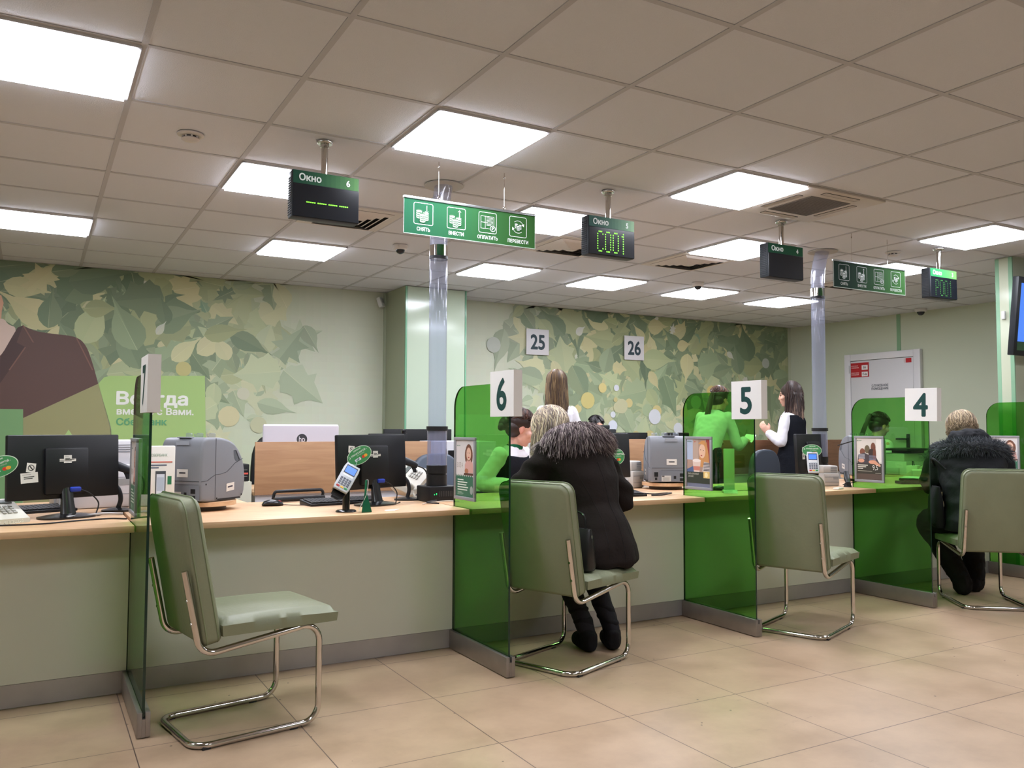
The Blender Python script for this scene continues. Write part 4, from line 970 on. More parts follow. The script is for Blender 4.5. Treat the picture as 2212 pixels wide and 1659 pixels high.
# money counting machines on wooden turntables; local +x front, -x rear
def machine(x, y, rz, label, rear_ports=True):
    t = thing('money_counter', label, 'money counting machine', on(x, y, .047), rz, 'grey money counting machines')
    W = .265
    P = [(-.155, .0), (.13, .0), (.158, .03), (.165, .10), (.158, .17), (.142, .215), (.115, .258), (.078, .292), (.03, .313), (-.03, .322), (-.125, .322), (-.146, .305), (-.158, .27), (-.160, .05)]
    # smooth the outline
    Q = []
    for i in range(len(P)):
        a, b = Vector(P[i]), Vector(P[(i+1) % len(P)]); Q += [a*.8+b*.2, a*.2+b*.8]
    m = MB(GR); m.at((0, -W/2, 0)); m.prism([tuple(q) for q in Q], W, plane='xz', bev=.014); m.build('case', satin, t, smooth=40)
    m = MB((176, 180, 190)); m.at((0, 0, 0)); 
    m.build('trim', satin, t) if False else None
    S_ = MB((58, 60, 66))
    for s_ in (-1, 1):          # seams on the side panels
        y_ = s_*(W/2+.0006)
        for pts in ([(-.06, .01), (-.06, .318)], [(-.06, .135), (-.02, .137), (.02, .145), (.05, .165), (.08, .188), (.142, .212)], [(-.158, .105), (-.115, .108), (-.09, .122), (-.06, .135)]):
            S_.tube([(a, y_, b) for a, b in pts], .0013, 5)
        S_.at((.095, y_, .235), ry=.45); S_.lathe if False else None
        S_.M = Matrix()
    S_.tube([(-.1603, -W/2+.012, .105), (-.1605, W/2-.012, .105)], .0013, 5)
    S_.build('seam', satin, t)
    H_ = MB((92, 96, 102))
    for s_ in (-1, 1):
        y_ = s_*(W/2+.0008); k = [(.068, .255), (.082, .258), (.10, .235), (.118, .205), (.112, .198), (.09, .197), (.076, .212)]
        q = [(a, y_, b) for a, b in k]; H_.poly(q if s_ > 0 else q[::-1])
        q = [(a, y_+.0004*s_, b) for a, b in [(.080, .256), (.09, .254), (.118, .206), (.11, .204)]]; H_.poly(q if s_ > 0 else q[::-1], (40, 42, 46))
        H_.build('handle', satin, t, smooth=0); H_ = MB((92, 96, 102))
        q = [(a, y_, b) for a, b in [(-.04, .014), (.12, .014), (.13, .006), (-.05, .006)]]; H_.poly(q if s_ > 0 else q[::-1], (30, 30, 32))
        for a, b in ((-.048, .016), (.134, .024), (-.125, .09)):
            H_.poly([(a+.005*math.cos(th), y_+.0002*s_, b+.005*math.sin(th)) for th in [-s_*2*PI*i/10 for i in range(10)]], (20, 20, 22))
        H_.build('side_slot', satin, t, smooth=0); H_ = MB()
        q = [(a, y_+.0005*s_, b) for a, b in [(.02, .045), (.078, .052), (.078, .092), (.02, .085)]]; H_.poly(q if s_ > 0 else q[::-1], (214, 208, 200))
        q = [(a, y_+.0009*s_, b) for a, b in [(.03, .064), (.066, .068), (.066, .076), (.03, .072)]]; H_.poly(q if s_ > 0 else q[::-1], (60, 56, 70)); H_.build('side_label', satin, t, smooth=0); H_ = MB((92, 96, 102))
    R_ = MB((100, 104, 112)); x_ = -.1615
    def rr(y0, y1, z0, z1, c, d=0): R_.poly([(x_-.0004*d, y1, z0), (x_-.0004*d, y0, z0), (x_-.0004*d, y0, z1), (x_-.0004*d, y1, z1)], c)
    if rear_ports:
        rr(-.125, .07, .012, .085, (112, 117, 126), 1); rr(.078, .105, .045, .075, (26, 27, 30), 2); rr(.085, .100, .022, .037, (26, 27, 30), 2); rr(-.01, .055, .012, .052, (196, 196, 192), 2); rr(.035, .052, .045, .051, (30, 30, 30), 3)
        for i in range(4): rr(.0, .045, .018+.006*i, .0205+.006*i, (130, 130, 130), 3)
        rr(-.045, -.028, .03, .05, (26, 27, 30), 2); rr(-.10, -.07, .015, .035, (26, 27, 30), 2); rr(-.10, -.07, .045, .068, (26, 27, 30), 2); rr(-.12, .06, .088, .0895, (70, 72, 78), 2)
        rr(-.05, .02, .125, .165, (212, 208, 202), 1); rr(-.035, .005, .142, .150, (70, 70, 74), 2)
    rr(-.055, .03, .285, .305, (150, 154, 162), 1)
    R_.build('rear_panel', satin, t, smooth=0); R_ = MB((136, 139, 146)); R_.box(-.128, 0, .322, .03, .085, .006, .002); R_.build('latch', satin, t)
    m = MB((150, 150, 150))
    for yy in (-.07, .01, .08): m.box(-.02, yy, .330, .012, .042, .028, .006)
    for yy in (-.035, .045): m.tube([(-.01, yy, .322), (-.02, yy, .338)], .004, 6)
    m.build('note_stop', clear_plastic, t)
    u = thing('turntable', 'round beech turntable under the '+label.split(',')[0], 'turntable', on(x, y), rz, 'wooden turntables')
    m = MB(); m.lathe([(0, .024), (.165, .024), (.165, .046), (0, .046)], 40); m.build('top_disc', beech, u)
    m = MB((70, 62, 54)); m.lathe([(0, 0), (.115, 0), (.115, .0238), (0, .0238)], 32); m.build('base_disc', satin, u)
machine(.765, 4.575, math.radians(38), 'grey rounded money counter at left, behind the first chair', True)
machine(3.875, 4.640, math.radians(60), 'grey rounded money counter left of the drinking woman poster')
machine(5.905, 4.600, math.radians(60), 'grey rounded money counter behind the family poster')

# payment terminals on posts with green oval signs; local -y towards the customer
def oval(m, rx, ry, base_, rot=0):
    q = MB(); q.disc(0, 0, rx, ry, 0, 32, (210, 226, 206)); q.disc(0, 0, rx*.955, ry*.94, .0006, 32, (72, 142, 88)); q.text('СБЕРБАНК', ry*.14, (220, 232, 220), .02, .9, base=Matrix.Translation((rx*.05, ry*.62, .001)))
    q.text('ПЛАТИТЕ КАРТОЙ –', ry*.17, (228, 236, 226), .03, .82, base=Matrix.Translation((rx*.08, ry*.22, .001))); q.text('ЭТО УДОБНО!', ry*.12, (200, 220, 200), .0, .85, base=Matrix.Translation((rx*.12, ry*.0, .001)))
    q.poly([(-rx*.84, ry*.40, .001), (-rx*.70, ry*.26, .001), (-rx*.84, ry*.12, .001), (-rx*.78, ry*.12, .001), (-rx*.64, ry*.26, .001), (-rx*.78, ry*.40, .001)], (220, 232, 220))
    q.rect(-rx*.5, -rx*.02, -ry*.5, -ry*.2, .0010, (222, 222, 226)); q.text('VISA', ry*.16, (50, 60, 120), .03, 1, base=Matrix.Translation((-rx*.26, -ry*.43, .0014)))
    q.disc(rx*.24, -ry*.35, rx*.14, ry*.17, .0010, 18, (206, 66, 50)); q.disc(rx*.42, -ry*.35, rx*.14, ry*.17, .0014, 18, (226, 168, 66))
    B = base_ @ Matrix.Rotation(rot, 4, 'Z'); n = len(m.f); m.add([tuple(B @ Vector(p)) for p in q.v], q.f); m.fc[n:] = q.fc
def terminal(x, y, rz, label, tilt, twist, zc=.165, post=True, sign_rot=0, sgn=(0, .035, .125), srx=.068, sry=.047):
    t = thing('payment_terminal', label, 'payment terminal', on(x, y), rz, 'card payment terminals')
    m = MB(BK); m.lathe([(0, 0), (.052, 0), (.052, .004), (.046, .009), (.018, .012), (0, .012)], 26); m.tube([(0, 0, .01), (0, 0, zc-.03)], .0185, 16)
    m.box(0, .0, zc-.028, .03, .03, .03, .005); m.build('post', gloss, t)
    B = Matrix.Translation((0, -.012, zc)) @ Matrix.Rotation(twist, 4, 'Y') @ Matrix.Rotation(tilt, 4, 'X')
    m = MB((178, 180, 184)); m.M = B; m.prism([(-.036, -.082), (.036, -.082), (.040, -.06), (.041, .055), (.036, .082), (-.036, .082), (-.041, .055), (-.040, -.06)], .016, bev=.005); m.M = B
    q = m.build('body', satin, t)
    m = MB(BK); m.M = B; m.prism([(-.037, -.08), (.037, -.08), (.040, .06), (.034, .08), (-.034, .08), (-.040, .06)], -.03, bev=.004); m.rring(-.032, .032, -.115, -.072, .012, .009, -.008); m.box(0, -.1, -.012, .05, .05, .006, .002); m.build('holder', gloss, t)
    m = MB(BK); m.M = B
    m.rect(-.030, .030, .018, .070, .0164, (52, 56, 66)); m.rect(-.026, .026, .006, .016, .0164, (214, 214, 214))
    for r_ in range(4):
        for k in range(4): m.box(-.0225+.015*k, -.012-.012*r_, .0168, .0115, .0085, .003, .001, c=(78, 80, 92) if k == 3 or r_ == 0 else (96, 98, 108))
    for k, c in enumerate(((176, 40, 40), (214, 170, 50), (40, 130, 70))): m.box(-.021+.021*k, -.064, .0168, .0165, .0095, .003, .001, c=c)
    m.build('keypad', satin, t, smooth=0)
    m = MB(); m.M = B; m.rect(-.0265, .0265, .024, .064, .0168); m.build('display', screen_blue, t, smooth=0)
    m = MB(); B2 = Matrix.Translation(sgn) @ Matrix.Translation((0, 0, zc-.055)) @ VERT
    oval(m, srx, sry, B2, sign_rot); m.M = Matrix(); m.v = m.v
    m.tube([(sgn[0]*.3, sgn[1]*.6, zc-.03), (sgn[0], sgn[1]+.004, sgn[2]+zc-.055)], .003, 6, c=(72, 142, 88))
    n = len(m.v); q = MB((60, 120, 76)); q.disc(0, 0, srx, sry, -.0015, 32); q.f = [f[::-1] for f in q.f]; q.M = Matrix(); m.add([tuple(B2 @ Matrix.Rotation(sign_rot, 4, 'Z') @ Vector(p)) for p in q.v], q.f, (60, 120, 76))
    m.build('sign_card', gloss, t, smooth=0)
    return t
terminal(1.372, 4.105, math.radians(-20), 'silver payment terminal tilted on a black post, its green oval sign leaning right', .95, .50, .165, sign_rot=.55, sgn=(.062, .055, .17), srx=.066, sry=.044)
terminal(4.895, 4.230, math.radians(-42), 'silver payment terminal showing above the empty chair back, green oval sign upright', 1.1, 0, .175, sgn=(0, .03, .145), srx=.068, sry=.045)
terminal(-.345, 4.20, math.radians(-5), 'payment terminal at the left picture edge of which only the green oval sign shows', 1.0, .3, .15, sign_rot=.35, sgn=(.21, .09, .152), srx=.075, sry=.045)
t = thing('card_sign', 'round green card payment sign in front of the monitor beside the brown fur collar', 'sign', on(xat(1331, 4.27), 4.27), math.radians(-30), None)
m = MB(); oval(m, .052, .052, Matrix.Translation((0, 0, .245)) @ VERT); q = MB(); q.disc(0, 0, .052, .052, -.0015, 32); m.add([tuple(Matrix.Translation((0, 0, .245)) @ VERT @ Vector(p)) for p in q.v], [f[::-1] for f in q.f], (60, 120, 76)); m.build('disc', gloss, t, smooth=0)
m = MB(BK); m.tube([(0, .008, .012), (0, .006, .2)], .006, 8); m.lathe([(0, 0), (.045, 0), (.045, .006), (0, .012)], 20); m.build('stand', gloss, t)

# barcode scanners on goosenecks
def scanner(x, y, rz, label, cable=True):
    t = thing('barcode_scanner', label, 'barcode scanner', on(x, y), rz, 'barcode scanners on goosenecks')
    m = MB((24, 25, 27)); m.loft([((0, 0, 0), (.075, 0, 0), (0, .055, 0)), ((0, 0, .008), (.075, 0, 0), (0, .055, 0)), ((0, 0, .018), (.035, 0, 0), (0, .03, 0))], 24, p=2.5); m.build('base', gloss, t)
    m = MB((26, 27, 30)); m.tube(smoothpath([(0, 0, .01), (.012, 0, .06), (.0, 0, .11), (-.035, 0, .145), (-.05, 0, .165)], 6), .0115, 12)
    m.tube([(-.055+.032*math.cos(a), 0, .175+.028*math.sin(a)) for a in [PI*1.3*i/14-2.2 for i in range(15)]], .006, 8); m.build('gooseneck', satin, t)
    m = MB((34, 37, 42)); m.loft([((-.075, 0, .245), (0, .016, 0), (.004, 0, .012)), ((-.05, 0, .238), (0, .026, 0), (.006, 0, .020)), ((-.01, 0, .226), (0, .028, 0), (.006, 0, .022)), ((.045, 0, .205), (0, .022, 0), (.006, 0, .018)), ((.06, 0, .197), (0, .016, 0), (.004, 0, .012))], 20, p=3)
    m.loft([((.03, 0, .205), (0, .014, 0), (.014, 0, 0)), ((.042, 0, .175), (0, .013, 0), (.012, 0, 0)), ((.045, 0, .16), (0, .011, 0), (.01, 0, 0))], 14, p=3)
    m.build('scanner_head', satin, t)
    m = MB((30, 30, 32)); m.tube(smoothpath([(.055, 0, .2), (.10, .005, .178), (.118, .01, .13), (.105, .01, .06), (.08, .01, .006), (.02, .03, .004)], 6), .0042, 8); m.build('cable', satin, t)
scanner(.405-.03, 4.66, math.radians(-15), 'black barcode scanner on a gooseneck between the left monitor and the screen numbered 7')
scanner(1.905, 4.60, math.radians(-25), 'black barcode scanner on a gooseneck beside the white telephone')
t = thing('barcode_scanner', 'black barcode scanner lying in its cradle beside the small beige printer', 'barcode scanner', on(5.18, 4.16), math.radians(50), 'barcode scanners on goosenecks')
m = MB((28, 28, 30)); m.loft([((0, 0, .0), (.03, 0, 0), (0, .03, 0)), ((0, 0, .03), (.02, 0, 0), (0, .02, 0))], 16); m.loft([((-.03, 0, .025), (0, .016, 0), (.0, 0, .013)), ((.02, 0, .06), (0, .022, 0), (.0, 0, .018)), ((.05, 0, .10), (0, .018, 0), (.004, 0, .014))], 16, p=3); m.build('scanner_head', satin, t)

# telephones
def phone(x, y, rz, label, handset_up=True, cream=(206, 202, 190), tilt=.35):
    t = thing('telephone', label, 'telephone', on(x, y), rz, 'desk telephones')
    m = MB(cream); m.prism([(-.10, 0), (.10, 0), (.10, .085), (.085, .095), (-.10, .02)], .20, plane='yz', bev=.008); m.v = [(a[0]-.1, a[1], a[2]) for a in m.v]; m.build('body', satin, t)
    sl = math.atan2(.075, .185); B = Matrix.Translation((0, 0, .062)) @ Matrix.Rotation(sl, 4, 'X')
    m = MB((150, 148, 140)); m.M = B
    for r_ in range(4):
        for k in range(3): m.box(.012+.022*k, -.055+.02*r_, .003, .016, .013, .006, .002, c=(168, 166, 158))
    m.box(.035, .055, .001, .09, .03, .004, .001, c=(70, 78, 72)); m.build('keypad', satin, t)
    m = MB(cream); m.M = B @ Matrix.Translation((-.062, 0, .022))
    m.tube(smoothpath([(0, -.1, -.004), (0, -.085, .02), (0, -.04, .032), (0, .04, .032), (0, .085, .02), (0, .1, -.004)], 5), [.022]*4+[.020]*5+[.015]*8+[.020]*5+[.022]*4, 14) if False else m.tube(smoothpath([(0, -.1, -.004), (0, -.085, .02), (0, -.04, .032), (0, .04, .032), (0, .085, .02), (0, .1, -.004)], 5), .0185, 14)
    m.build('handset', satin, t)
    m = MB((214, 210, 198)); P = []
    pts = smoothpath([(-.1, -.1, .03), (-.13, -.13, .012), (-.10, -.18, .012), (-.03, -.18, .012)] if not handset_up else [(-.075, -.105, .03), (-.1, -.15, .012), (-.02, -.17, .012), (.05, -.14, .012)], 24)
    for i, p in enumerate(pts): a = i*1.35; P.append((p.x+.0065*math.cos(a), p.y+.0065*math.cos(a)*.3, p.z+.0065*math.sin(a)))
    m.tube(P, .0022, 6); m.build('coiled_cord', satin, t); return t
phone(-.135, 4.36, math.radians(25), 'cream telephone with coiled cord at the left picture edge')
t = phone(xat(884, 4.86), 4.76, math.radians(0), 'white telephone propped up behind the barcode scanner, left of the near tube'); t.rotation_euler = (0, -.78, .12); t.location.z = ZT+.078
phone(xat(1984, 4.42), 4.42, math.radians(150), 'telephone seen through the glass screen numbered 4')
# coil cord of the left phone lies in front of the black keyboard

def keyboard(x, y, rz, label):
    t = thing('keyboard', label, 'keyboard', on(x, y), rz, 'black keyboards')
    m = MB((26, 27, 30)); m.prism([(-.075, 0), (.075, 0), (.075, .028), (-.075, .012)], .44, plane='yz', bev=.004); m.v = [(a[0]-.22, a[1], a[2]) for a in m.v]; m.build('base', satin, t)
    m = MB((38, 39, 43)); sl = math.atan2(.016, .15); m.M = Matrix.Translation((0, 0, .021)) @ Matrix.Rotation(sl, 4, 'X')
    for r_ in range(5):
        for k in range(20): m.box(-.2+.0208*k, -.05+.0235*r_, .003, .0175, .0195, .006)
    kk = m.build('keys', satin, t, smooth=0); return t
keyboard(-.03, 4.78, math.radians(20), 'black keyboard behind the left monitor stand')
keyboard(1.50, 4.55, math.radians(8), 'black keyboard behind the payment terminal')
keyboard(3.12, 4.26, math.radians(-6), 'black keyboard right of the customer in the brown fur collar')
def mouse(x, y, rz, label, cord, red=True):
    t = thing('computer_mouse', label, 'computer mouse', on(x, y), rz, 'black computer mice')
    m = MB((26, 27, 32)); m.loft([((-.055, 0, .006), (0, .012, 0), (0, 0, .005)), ((-.045, 0, .013), (0, .026, 0), (0, 0, .013)), ((-.01, 0, .018), (0, .031, 0), (0, 0, .018)), ((.03, 0, .014), (0, .028, 0), (0, 0, .014)), ((.055, 0, .008), (0, .016, 0), (0, 0, .007))], 20); m.build('shell', gloss, t)
    m = MB((120, 40, 40)); m.tube([(.03, 0, .026), (.045, 0, .020)], .005, 8); m.build('wheel', satin, t)
    m = MB((28, 28, 30)); m.tube(smoothpath(cord, 8), .002, 6); m.build('cord', satin, t)
mouse(1.125, 4.59, math.radians(-10), 'black mouse left of the payment terminal', [(.055, 0, .006), (.10, -.02, .003), (.16, -.04, .003), (.22, -.06, .003), (.30, -.02, .003)])
mouse(4.10, 4.33, math.radians(-35), 'black mouse seen through the glass screen numbered 5', [(.055, 0, .006), (.10, -.01, .003), (.17, .0, .003), (.22, .03, .003)])
mouse(-.42, 4.75, 0, 'black mouse at the far left beside the keyboard', [(.055, 0, .006), (.1, .03, .003), (.13, .08, .003)])
# black wire stand behind the mouse
t = thing('document_stand', 'low black frame stand lying behind the mouse', 'stand', on(1.33, 4.84), math.radians(8))
m = MB((22, 22, 24)); m.tube(fillet([(-.15, 0, .006), (-.14, 0, .058), (.16, 0, .058), (.15, .0, .008), (-.15, -.0, .006)], .02, 4), .009, 8); m.tube([(-.16, -.05, .016), (.14, -.05, .016)], .014, 10); m.build('frame', satin, t)

# green triangular holder with a hanging pen
t = thing('triangle_holder', 'small dark green triangular pen holder between terminal and monitor', 'pen holder', on(1.447, 4.035), math.radians(-20))
m = MB((24, 88, 62)); m.lathe([(.033, 0), (.033, .005), (.005, .105), (0, .105)], 3); m.build('body', gloss, t, smooth=0)
m = MB((30, 110, 76)); m.tube([(0, 0, .085), (.004, 0, .16)], .0052, 10); m.build('pen', gloss, t)
m = MB((200, 204, 200)); m.tube(smoothpath([(.004, 0, .16), (.014, -.004, .155), (.006, -.01, .09), (-.022, -.016, .03), (-.03, -.02, .004)], 6), .0014, 6); m.build('cord', satin, t)
m = MB((226, 224, 220)); m.at(on(1.60, 4.06, .0), rz=.3); m.add([(-.045, -.012, .0005), (.005, -.014, .0005), (.045, -.01, .006), (.04, .014, .001), (0, .012, .004), (-.04, .012, .003)], [(0, 1, 4, 5), (1, 2, 3, 4)]); m.v += [(a, b, c-.0004) for a, b, c in m.v]; m.f += [tuple(i+6 for i in f[::-1]) for f in m.f[:2]]; m.fc += m.fc[:2]; m.fm += [0, 0]
tag(m.build('paper_scrap', matte, loc=on(1.60, 4.06), smooth=0), 'torn white paper scrap right of the green triangular holder', 'paper')
m = MB((222, 220, 214)); m.at(on(4.92, 4.03), rz=.3); m.box(0, 0, .006, .085, .04, .012, .003); m.box(.05, .01, .005, .02, .02, .008, .002, c=(30, 30, 30)); tag(m.build('adapter', satin, loc=on(4.92, 4.03)), 'small white adapter near the edge of the beech worktop behind the empty chair', 'adapter')

# brochure box with a phone picture
t = thing('brochure_box', 'white leaflet box picturing a telephone, right of the screen numbered 7', 'leaflet box', on(.535, 4.36), math.radians(-4))
m = MB((226, 222, 214)); m.box(0, .03, .165, .125, .055, .33, .004); m.build('box', satin, t)
m = MB(); B = Matrix.Translation((0, .0018, .165)) @ VERT; q = MB()
q.rect(-.024, .022, -.165, .045, .0003, (70, 74, 80)); q.rect(-.019, .017, -.165, .03, .0005, (206, 212, 222)); q.rect(-.017, .014, -.05, .015, .0006, (176, 186, 202)); lines(q, -.015, .005, (.026, .024, .027, .022, .026), .003, .011, (110, 120, 136)); q.rect(.03, .048, -.02, .02, .0004, (52, 122, 84)); q.rect(-.05, -.036, -.12, -.085, .0004, (206, 90, 70))
q.text('СБЕРБАНК', .012, (96, 140, 110), .0, .8, 'L', base=Matrix.Translation((-.045, .115, .0005))); lines(q, -.05, .085, (.1,), .006, .01, (206, 110, 96)); lines(q, -.05, .07, (.075, .04), .006, .012, (96, 104, 120))
m.add([tuple(B @ Vector(p)) for p in q.v], q.f); m.fc = list(q.fc); m.build('printed_front', print_m, t, smooth=0)
# green acrylic leaflet stand seen through screen 5
t = thing('leaflet_stand', 'curved leaflet stand behind the poster of the drinking woman', 'leaflet stand', on(3.99, 4.13), math.radians(-35))
m = MB((210, 214, 206)); m.box(0, .02, .15, .07, .01, .28, .003); m.build('leaflet', satin, t)
m = MB((206, 214, 206)); m.tube([(0, 0, 0), (0, 0, 0)], .001) if False else m.prism([(-.05, 0), (.06, 0), (.055, .006), (.03, .018), (.0, .022), (-.03, .018)], .09, plane='yz', bev=.001); m.v = [(a[0]-.045, a[1], a[2]) for a in m.v]; m.build('base', gloss, t)

# printers
def printer(name, x, y, rz, dims, label, dark=False, grp=None):
    W, D, H = dims; t = thing(name, label, 'printer', (x, y, ZT+.0005), rz, grp); c = (206, 204, 206) if W > .2 else (182, 178, 172)
    m = MB(c); m.box(0, 0, H*.32, W, D, H*.64, .012); m.prism([(-D/2, H*.64), (D/2, H*.64), (D/2, H), (-D/4, H), (-D/2, H*.82)], W*.96, plane='yz', bev=.01) if False else m.box(0, D*.04, H*.81, W*.97, D*.9, H*.38, .014); m.build('body', satin, t)
    m = MB((120, 122, 128))
    for i in range(4): m.box(W*.18, -D*.41-.001+0*i, H*.93-.012*i, W*.4, .002, .0035)
    m.box(0, -D/2-.0005, H*.45, W*.9, .002, .003); m.box(0, -D/2-.0005, H*.2, W*.9, .002, .003); m.box(W*.25, -D/2-.001, H*.38, W*.3, .002, H*.1, c=(150, 150, 148)); m.build('seam', satin, t)
    m = MB((176, 174, 172)); m.box(-W/2-.006, 0, H*.18, .014, D*.5, H*.3, .004); m.build('tray', satin, t); return t
printer('laser_printer', .30, 5.03, math.radians(6), (.40, .34, .35), 'white laser printer behind the left monitor')
printer('receipt_printer', xat(1360, 4.84), 4.84, math.radians(15), (.13, .16, .19), 'small white receipt printer between monitor and money counter', grp='receipt printers')
printer('receipt_printer', 5.17, 4.33, math.radians(-25), (.12, .14, .15), 'small beige receipt printer right of the payment terminal with blue display', grp='receipt printers')
t = printer('laser_printer', 7.12, 5.04, math.radians(-5), (.40, .30, .20), 'white laser printer seen through the screen numbered 4')
m = MB((30, 32, 34)); m.box(7.12, 5.04, ZT+.235, .46, .32, .02, .004); m.box(7.12, 5.04, ZT+.2135, .2, .2, .022, .004); tag(m.build('black_tray', satin, loc=(7.05, 5.05, ZT+.22)), 'flat black tray on top of the printer behind the screen numbered 4', 'tray')
# desk under that printer and its neighbours (behind the counter)
m = MB(); m.b2(6.89, 7.75, 4.875, 5.2, ZT-TH, ZT, .002); t = m.build('side_desk', beech, loc=(7, 5.1, ZT)); tag(t, 'beech desk behind the counter at the right, carrying the printer', 'desk')
m = MB(PANC); m.b2(6.91, 6.94, 4.89, 5.18, 0, ZT-TH); m.b2(7.70, 7.73, 4.89, 5.18, 0, ZT-TH); q = m.build('leg_panel', satin, t); q.matrix_parent_inverse = Matrix.Translation(-t.location)
m = MB(); m.b2(-.9, 1.05, 4.875, 5.4, ZT-TH, ZT, .002); t = m.build('side_desk', beech, loc=(0, 5.1, ZT)); tag(t, 'beech desk behind the counter at the left, carrying the white printer', 'desk')
m = MB(PANC); m.b2(-.88, -.85, 4.89, 5.38, 0, ZT-TH); m.b2(1.0, 1.03, 4.89, 5.38, 0, ZT-TH); q = m.build('leg_panel', satin, t); q.matrix_parent_inverse = Matrix.Translation(-t.location)
# white boxes and papers near the fur-hooded customer
t = thing('desk_organizer', 'white desk organizer with black pens left of the lit monitor', 'organizer', on(6.60, 4.62), .3)
m = MB((214, 212, 210)); m.box(0, 0, .055, .10, .09, .11, .004); m.build('box', satin, t); m = MB((40, 40, 44)); m.tube([(-.02, 0, .1), (-.03, 0, .15)], .004, 6); m.tube([(.02, 0, .1), (.03, .01, .145)], .004, 6); m.build('pen', satin, t)
t = thing('paper_stack', 'stack of white papers on the counter right of the screen numbered 4', 'papers', on(6.12, 4.30), .2)
m = MB((222, 222, 224))
for i in range(5): m.at(rz=.05*i); m.box(.004*i, 0, .004+.008*i, .21, .15, .0075, .001)
m.build('sheets', matte, t, smooth=0)
m = MB((36, 40, 40)); m.at(on(5.90, 4.18), rz=-.5, rx=.0); m.box(0, 0, .012, .16, .11, .022, .006); m.box(.01, .01, .032, .12, .08, .016, .005); tag(m.build('wallet', nylon, loc=on(5.9, 4.18)), 'dark folded wallet lying behind the glass screen numbered 4', 'wallet')

# pneumatic tubes
def pneumatic(x, y, top, label, bend, zc, r=.052):
    t = thing('pneumatic_tube', label, 'pneumatic tube', on(x, y), 0, 'pneumatic mail tubes')
    H = CE-ZT
    m = MB((22, 22, 24)); m.prism([(-.075, -.075), (.075, -.075), (.09, -.05), (.09, .08), (-.09, .08), (-.09, -.05)], .088, bev=.006)
    m.lathe([(0, .0885), (r*1.15, .0885), (r*1.15, .15), (r*1.02, .152), (r*1.02, .158), (r*1.15, .16), (r*1.15, .205), (0, .205)], 30)
    for i in range(8): m.box(-.015+.011*i, -.0758, .045, .005, .001, .03, c=(60, 60, 60))
    m.build('station', satin, t)
    m = MB((40, 200, 110)); m.box(-.035, -.0765, .045, .004, .002, .010); m.box(-.048, -.0765, .042, .004, .002, .006); m.build('status_light', mat('tiny_green_lamp', .5, col=(40, 200, 110), emit=(40, 230, 120), estr=.8), t)
    m = MB(); m.lathe([(r*1.1, .206), (r*1.1, .405), (r*1.02, .405), (r*1.02, .206)], 30); m.f = m.f[:-2]; m.fc = m.fc[:-2]; m.fm = m.fm[:-2]; m.add([], []); m.build('window_tube', tube_glass, t)
    m = MB((26, 26, 28)); m.lathe([(r*1.02, .405), (r*1.2, .405), (r*1.2, .43), (r*1.02, .43)], 30); m.tube([(r*1.15, 0, .12), (r*1.15, 0, .30)], .004, 6, c=(150, 150, 150)); m.build('collar', satin, t)
    m = MB(); zs = zc-ZT; pts = [(0, 0, .43), (0, 0, zs)]; m.tube(pts, r, 32, cap=False); m.build('long_tube', tube_glass, t)
    m = MB(); m.tube([(0, 0, zs), (0, 0, zs+.075)], r*1.04, 32, cap=False); m.build('coupling', chrome, t)
    m = MB(); m.tube(smoothpath([(0, 0, zs+.075), (bend[0]*.12, bend[1]*.12, zs+.075+(H-zs-.075)*.4), (bend[0]*.5, bend[1]*.5, zs+.075+(H-zs-.075)*.75), (bend[0], bend[1], H+.01)], 8), r, 32, cap=False); m.build('bent_tube', tube_glass, t)
    m = MB((28, 28, 32)); m.tube([(0, 0, zs-.006), (0, 0, zs+.012)], r*1.045, 32, cap=False); m.build('seal', satin, t)
    m = MB((170, 162, 154)); m.lathe([(r*1.0, 0), (.115, 0), (.115, -.006), (r*1.0, -.006)], 36, loc=(bend[0], bend[1], H-.0005)); m.build('ceiling_ring', satin, t)
    m = MB((40, 38, 40)); m.tube([(bend[0], bend[1], H-.006), (bend[0], bend[1], H+.012)], r*1.01, 28); m.build('ceiling_opening', matte, t)
pneumatic(2.035, 4.47, 0, 'clear pneumatic tube rising from the counter left of screen 6', (.018, -.03), 2.17)
pneumatic(5.375, 4.57, 0, 'clear pneumatic tube bending at the ceiling, behind the turned-away monitor', (.09, .02), 2.215)
# loose cables
def cable(pts, r, c, label, cat='cable', n=8):
    p0 = pts[0]; m = MB(c); m.tube(smoothpath([(a, b, ZT+z) for a, b, z in pts], n), r, 7); tag(m.build('cable', satin, loc=(p0[0], p0[1], ZT)), label, cat, 'loose cables')
cable([(2.12, 4.35, .004), (2.02, 4.31, .012), (1.93, 4.33, .006), (1.86, 4.27, .004)], .003, (206, 196, 186), 'thin whitish cable in front of the near tube station')
cable([(1.96, 4.27, .004), (1.90, 4.30, .010), (1.97, 4.33, .016), (1.93, 4.36, .005)], .004, (20, 20, 22), 'short black cable loop at the foot of the near tube')
cable([(-.30, 4.20, .004), (-.12, 4.17, .005), (.04, 4.15, .006), (.16, 4.22, .005), (.3, 4.27, .004), (.378, 4.22, .004)], .0035, (30, 30, 32), 'black cable along the left monitor foot')
cable([(.14, 4.36, .01), (.22, 4.42, .008), (.30, 4.44, .012), (.38, 4.45, .006)], .006, (170, 168, 166), 'grey cable bundle between the left monitor foot and screen 7')
cable([(3.18, 4.40, .1), (3.28, 4.28, .03), (3.38, 4.20, .012), (3.50, 4.22, .010), (3.58, 4.27, .006)], .004, (22, 22, 24), 'black cable running down to the turntable left of screen 5')
cable([(3.36, 4.16, .006), (3.42, 4.12, .010), (3.52, 4.16, .014), (3.56, 4.24, .006)], .005, (26, 26, 28), 'black cable tangle in front of the turntable left of screen 5')
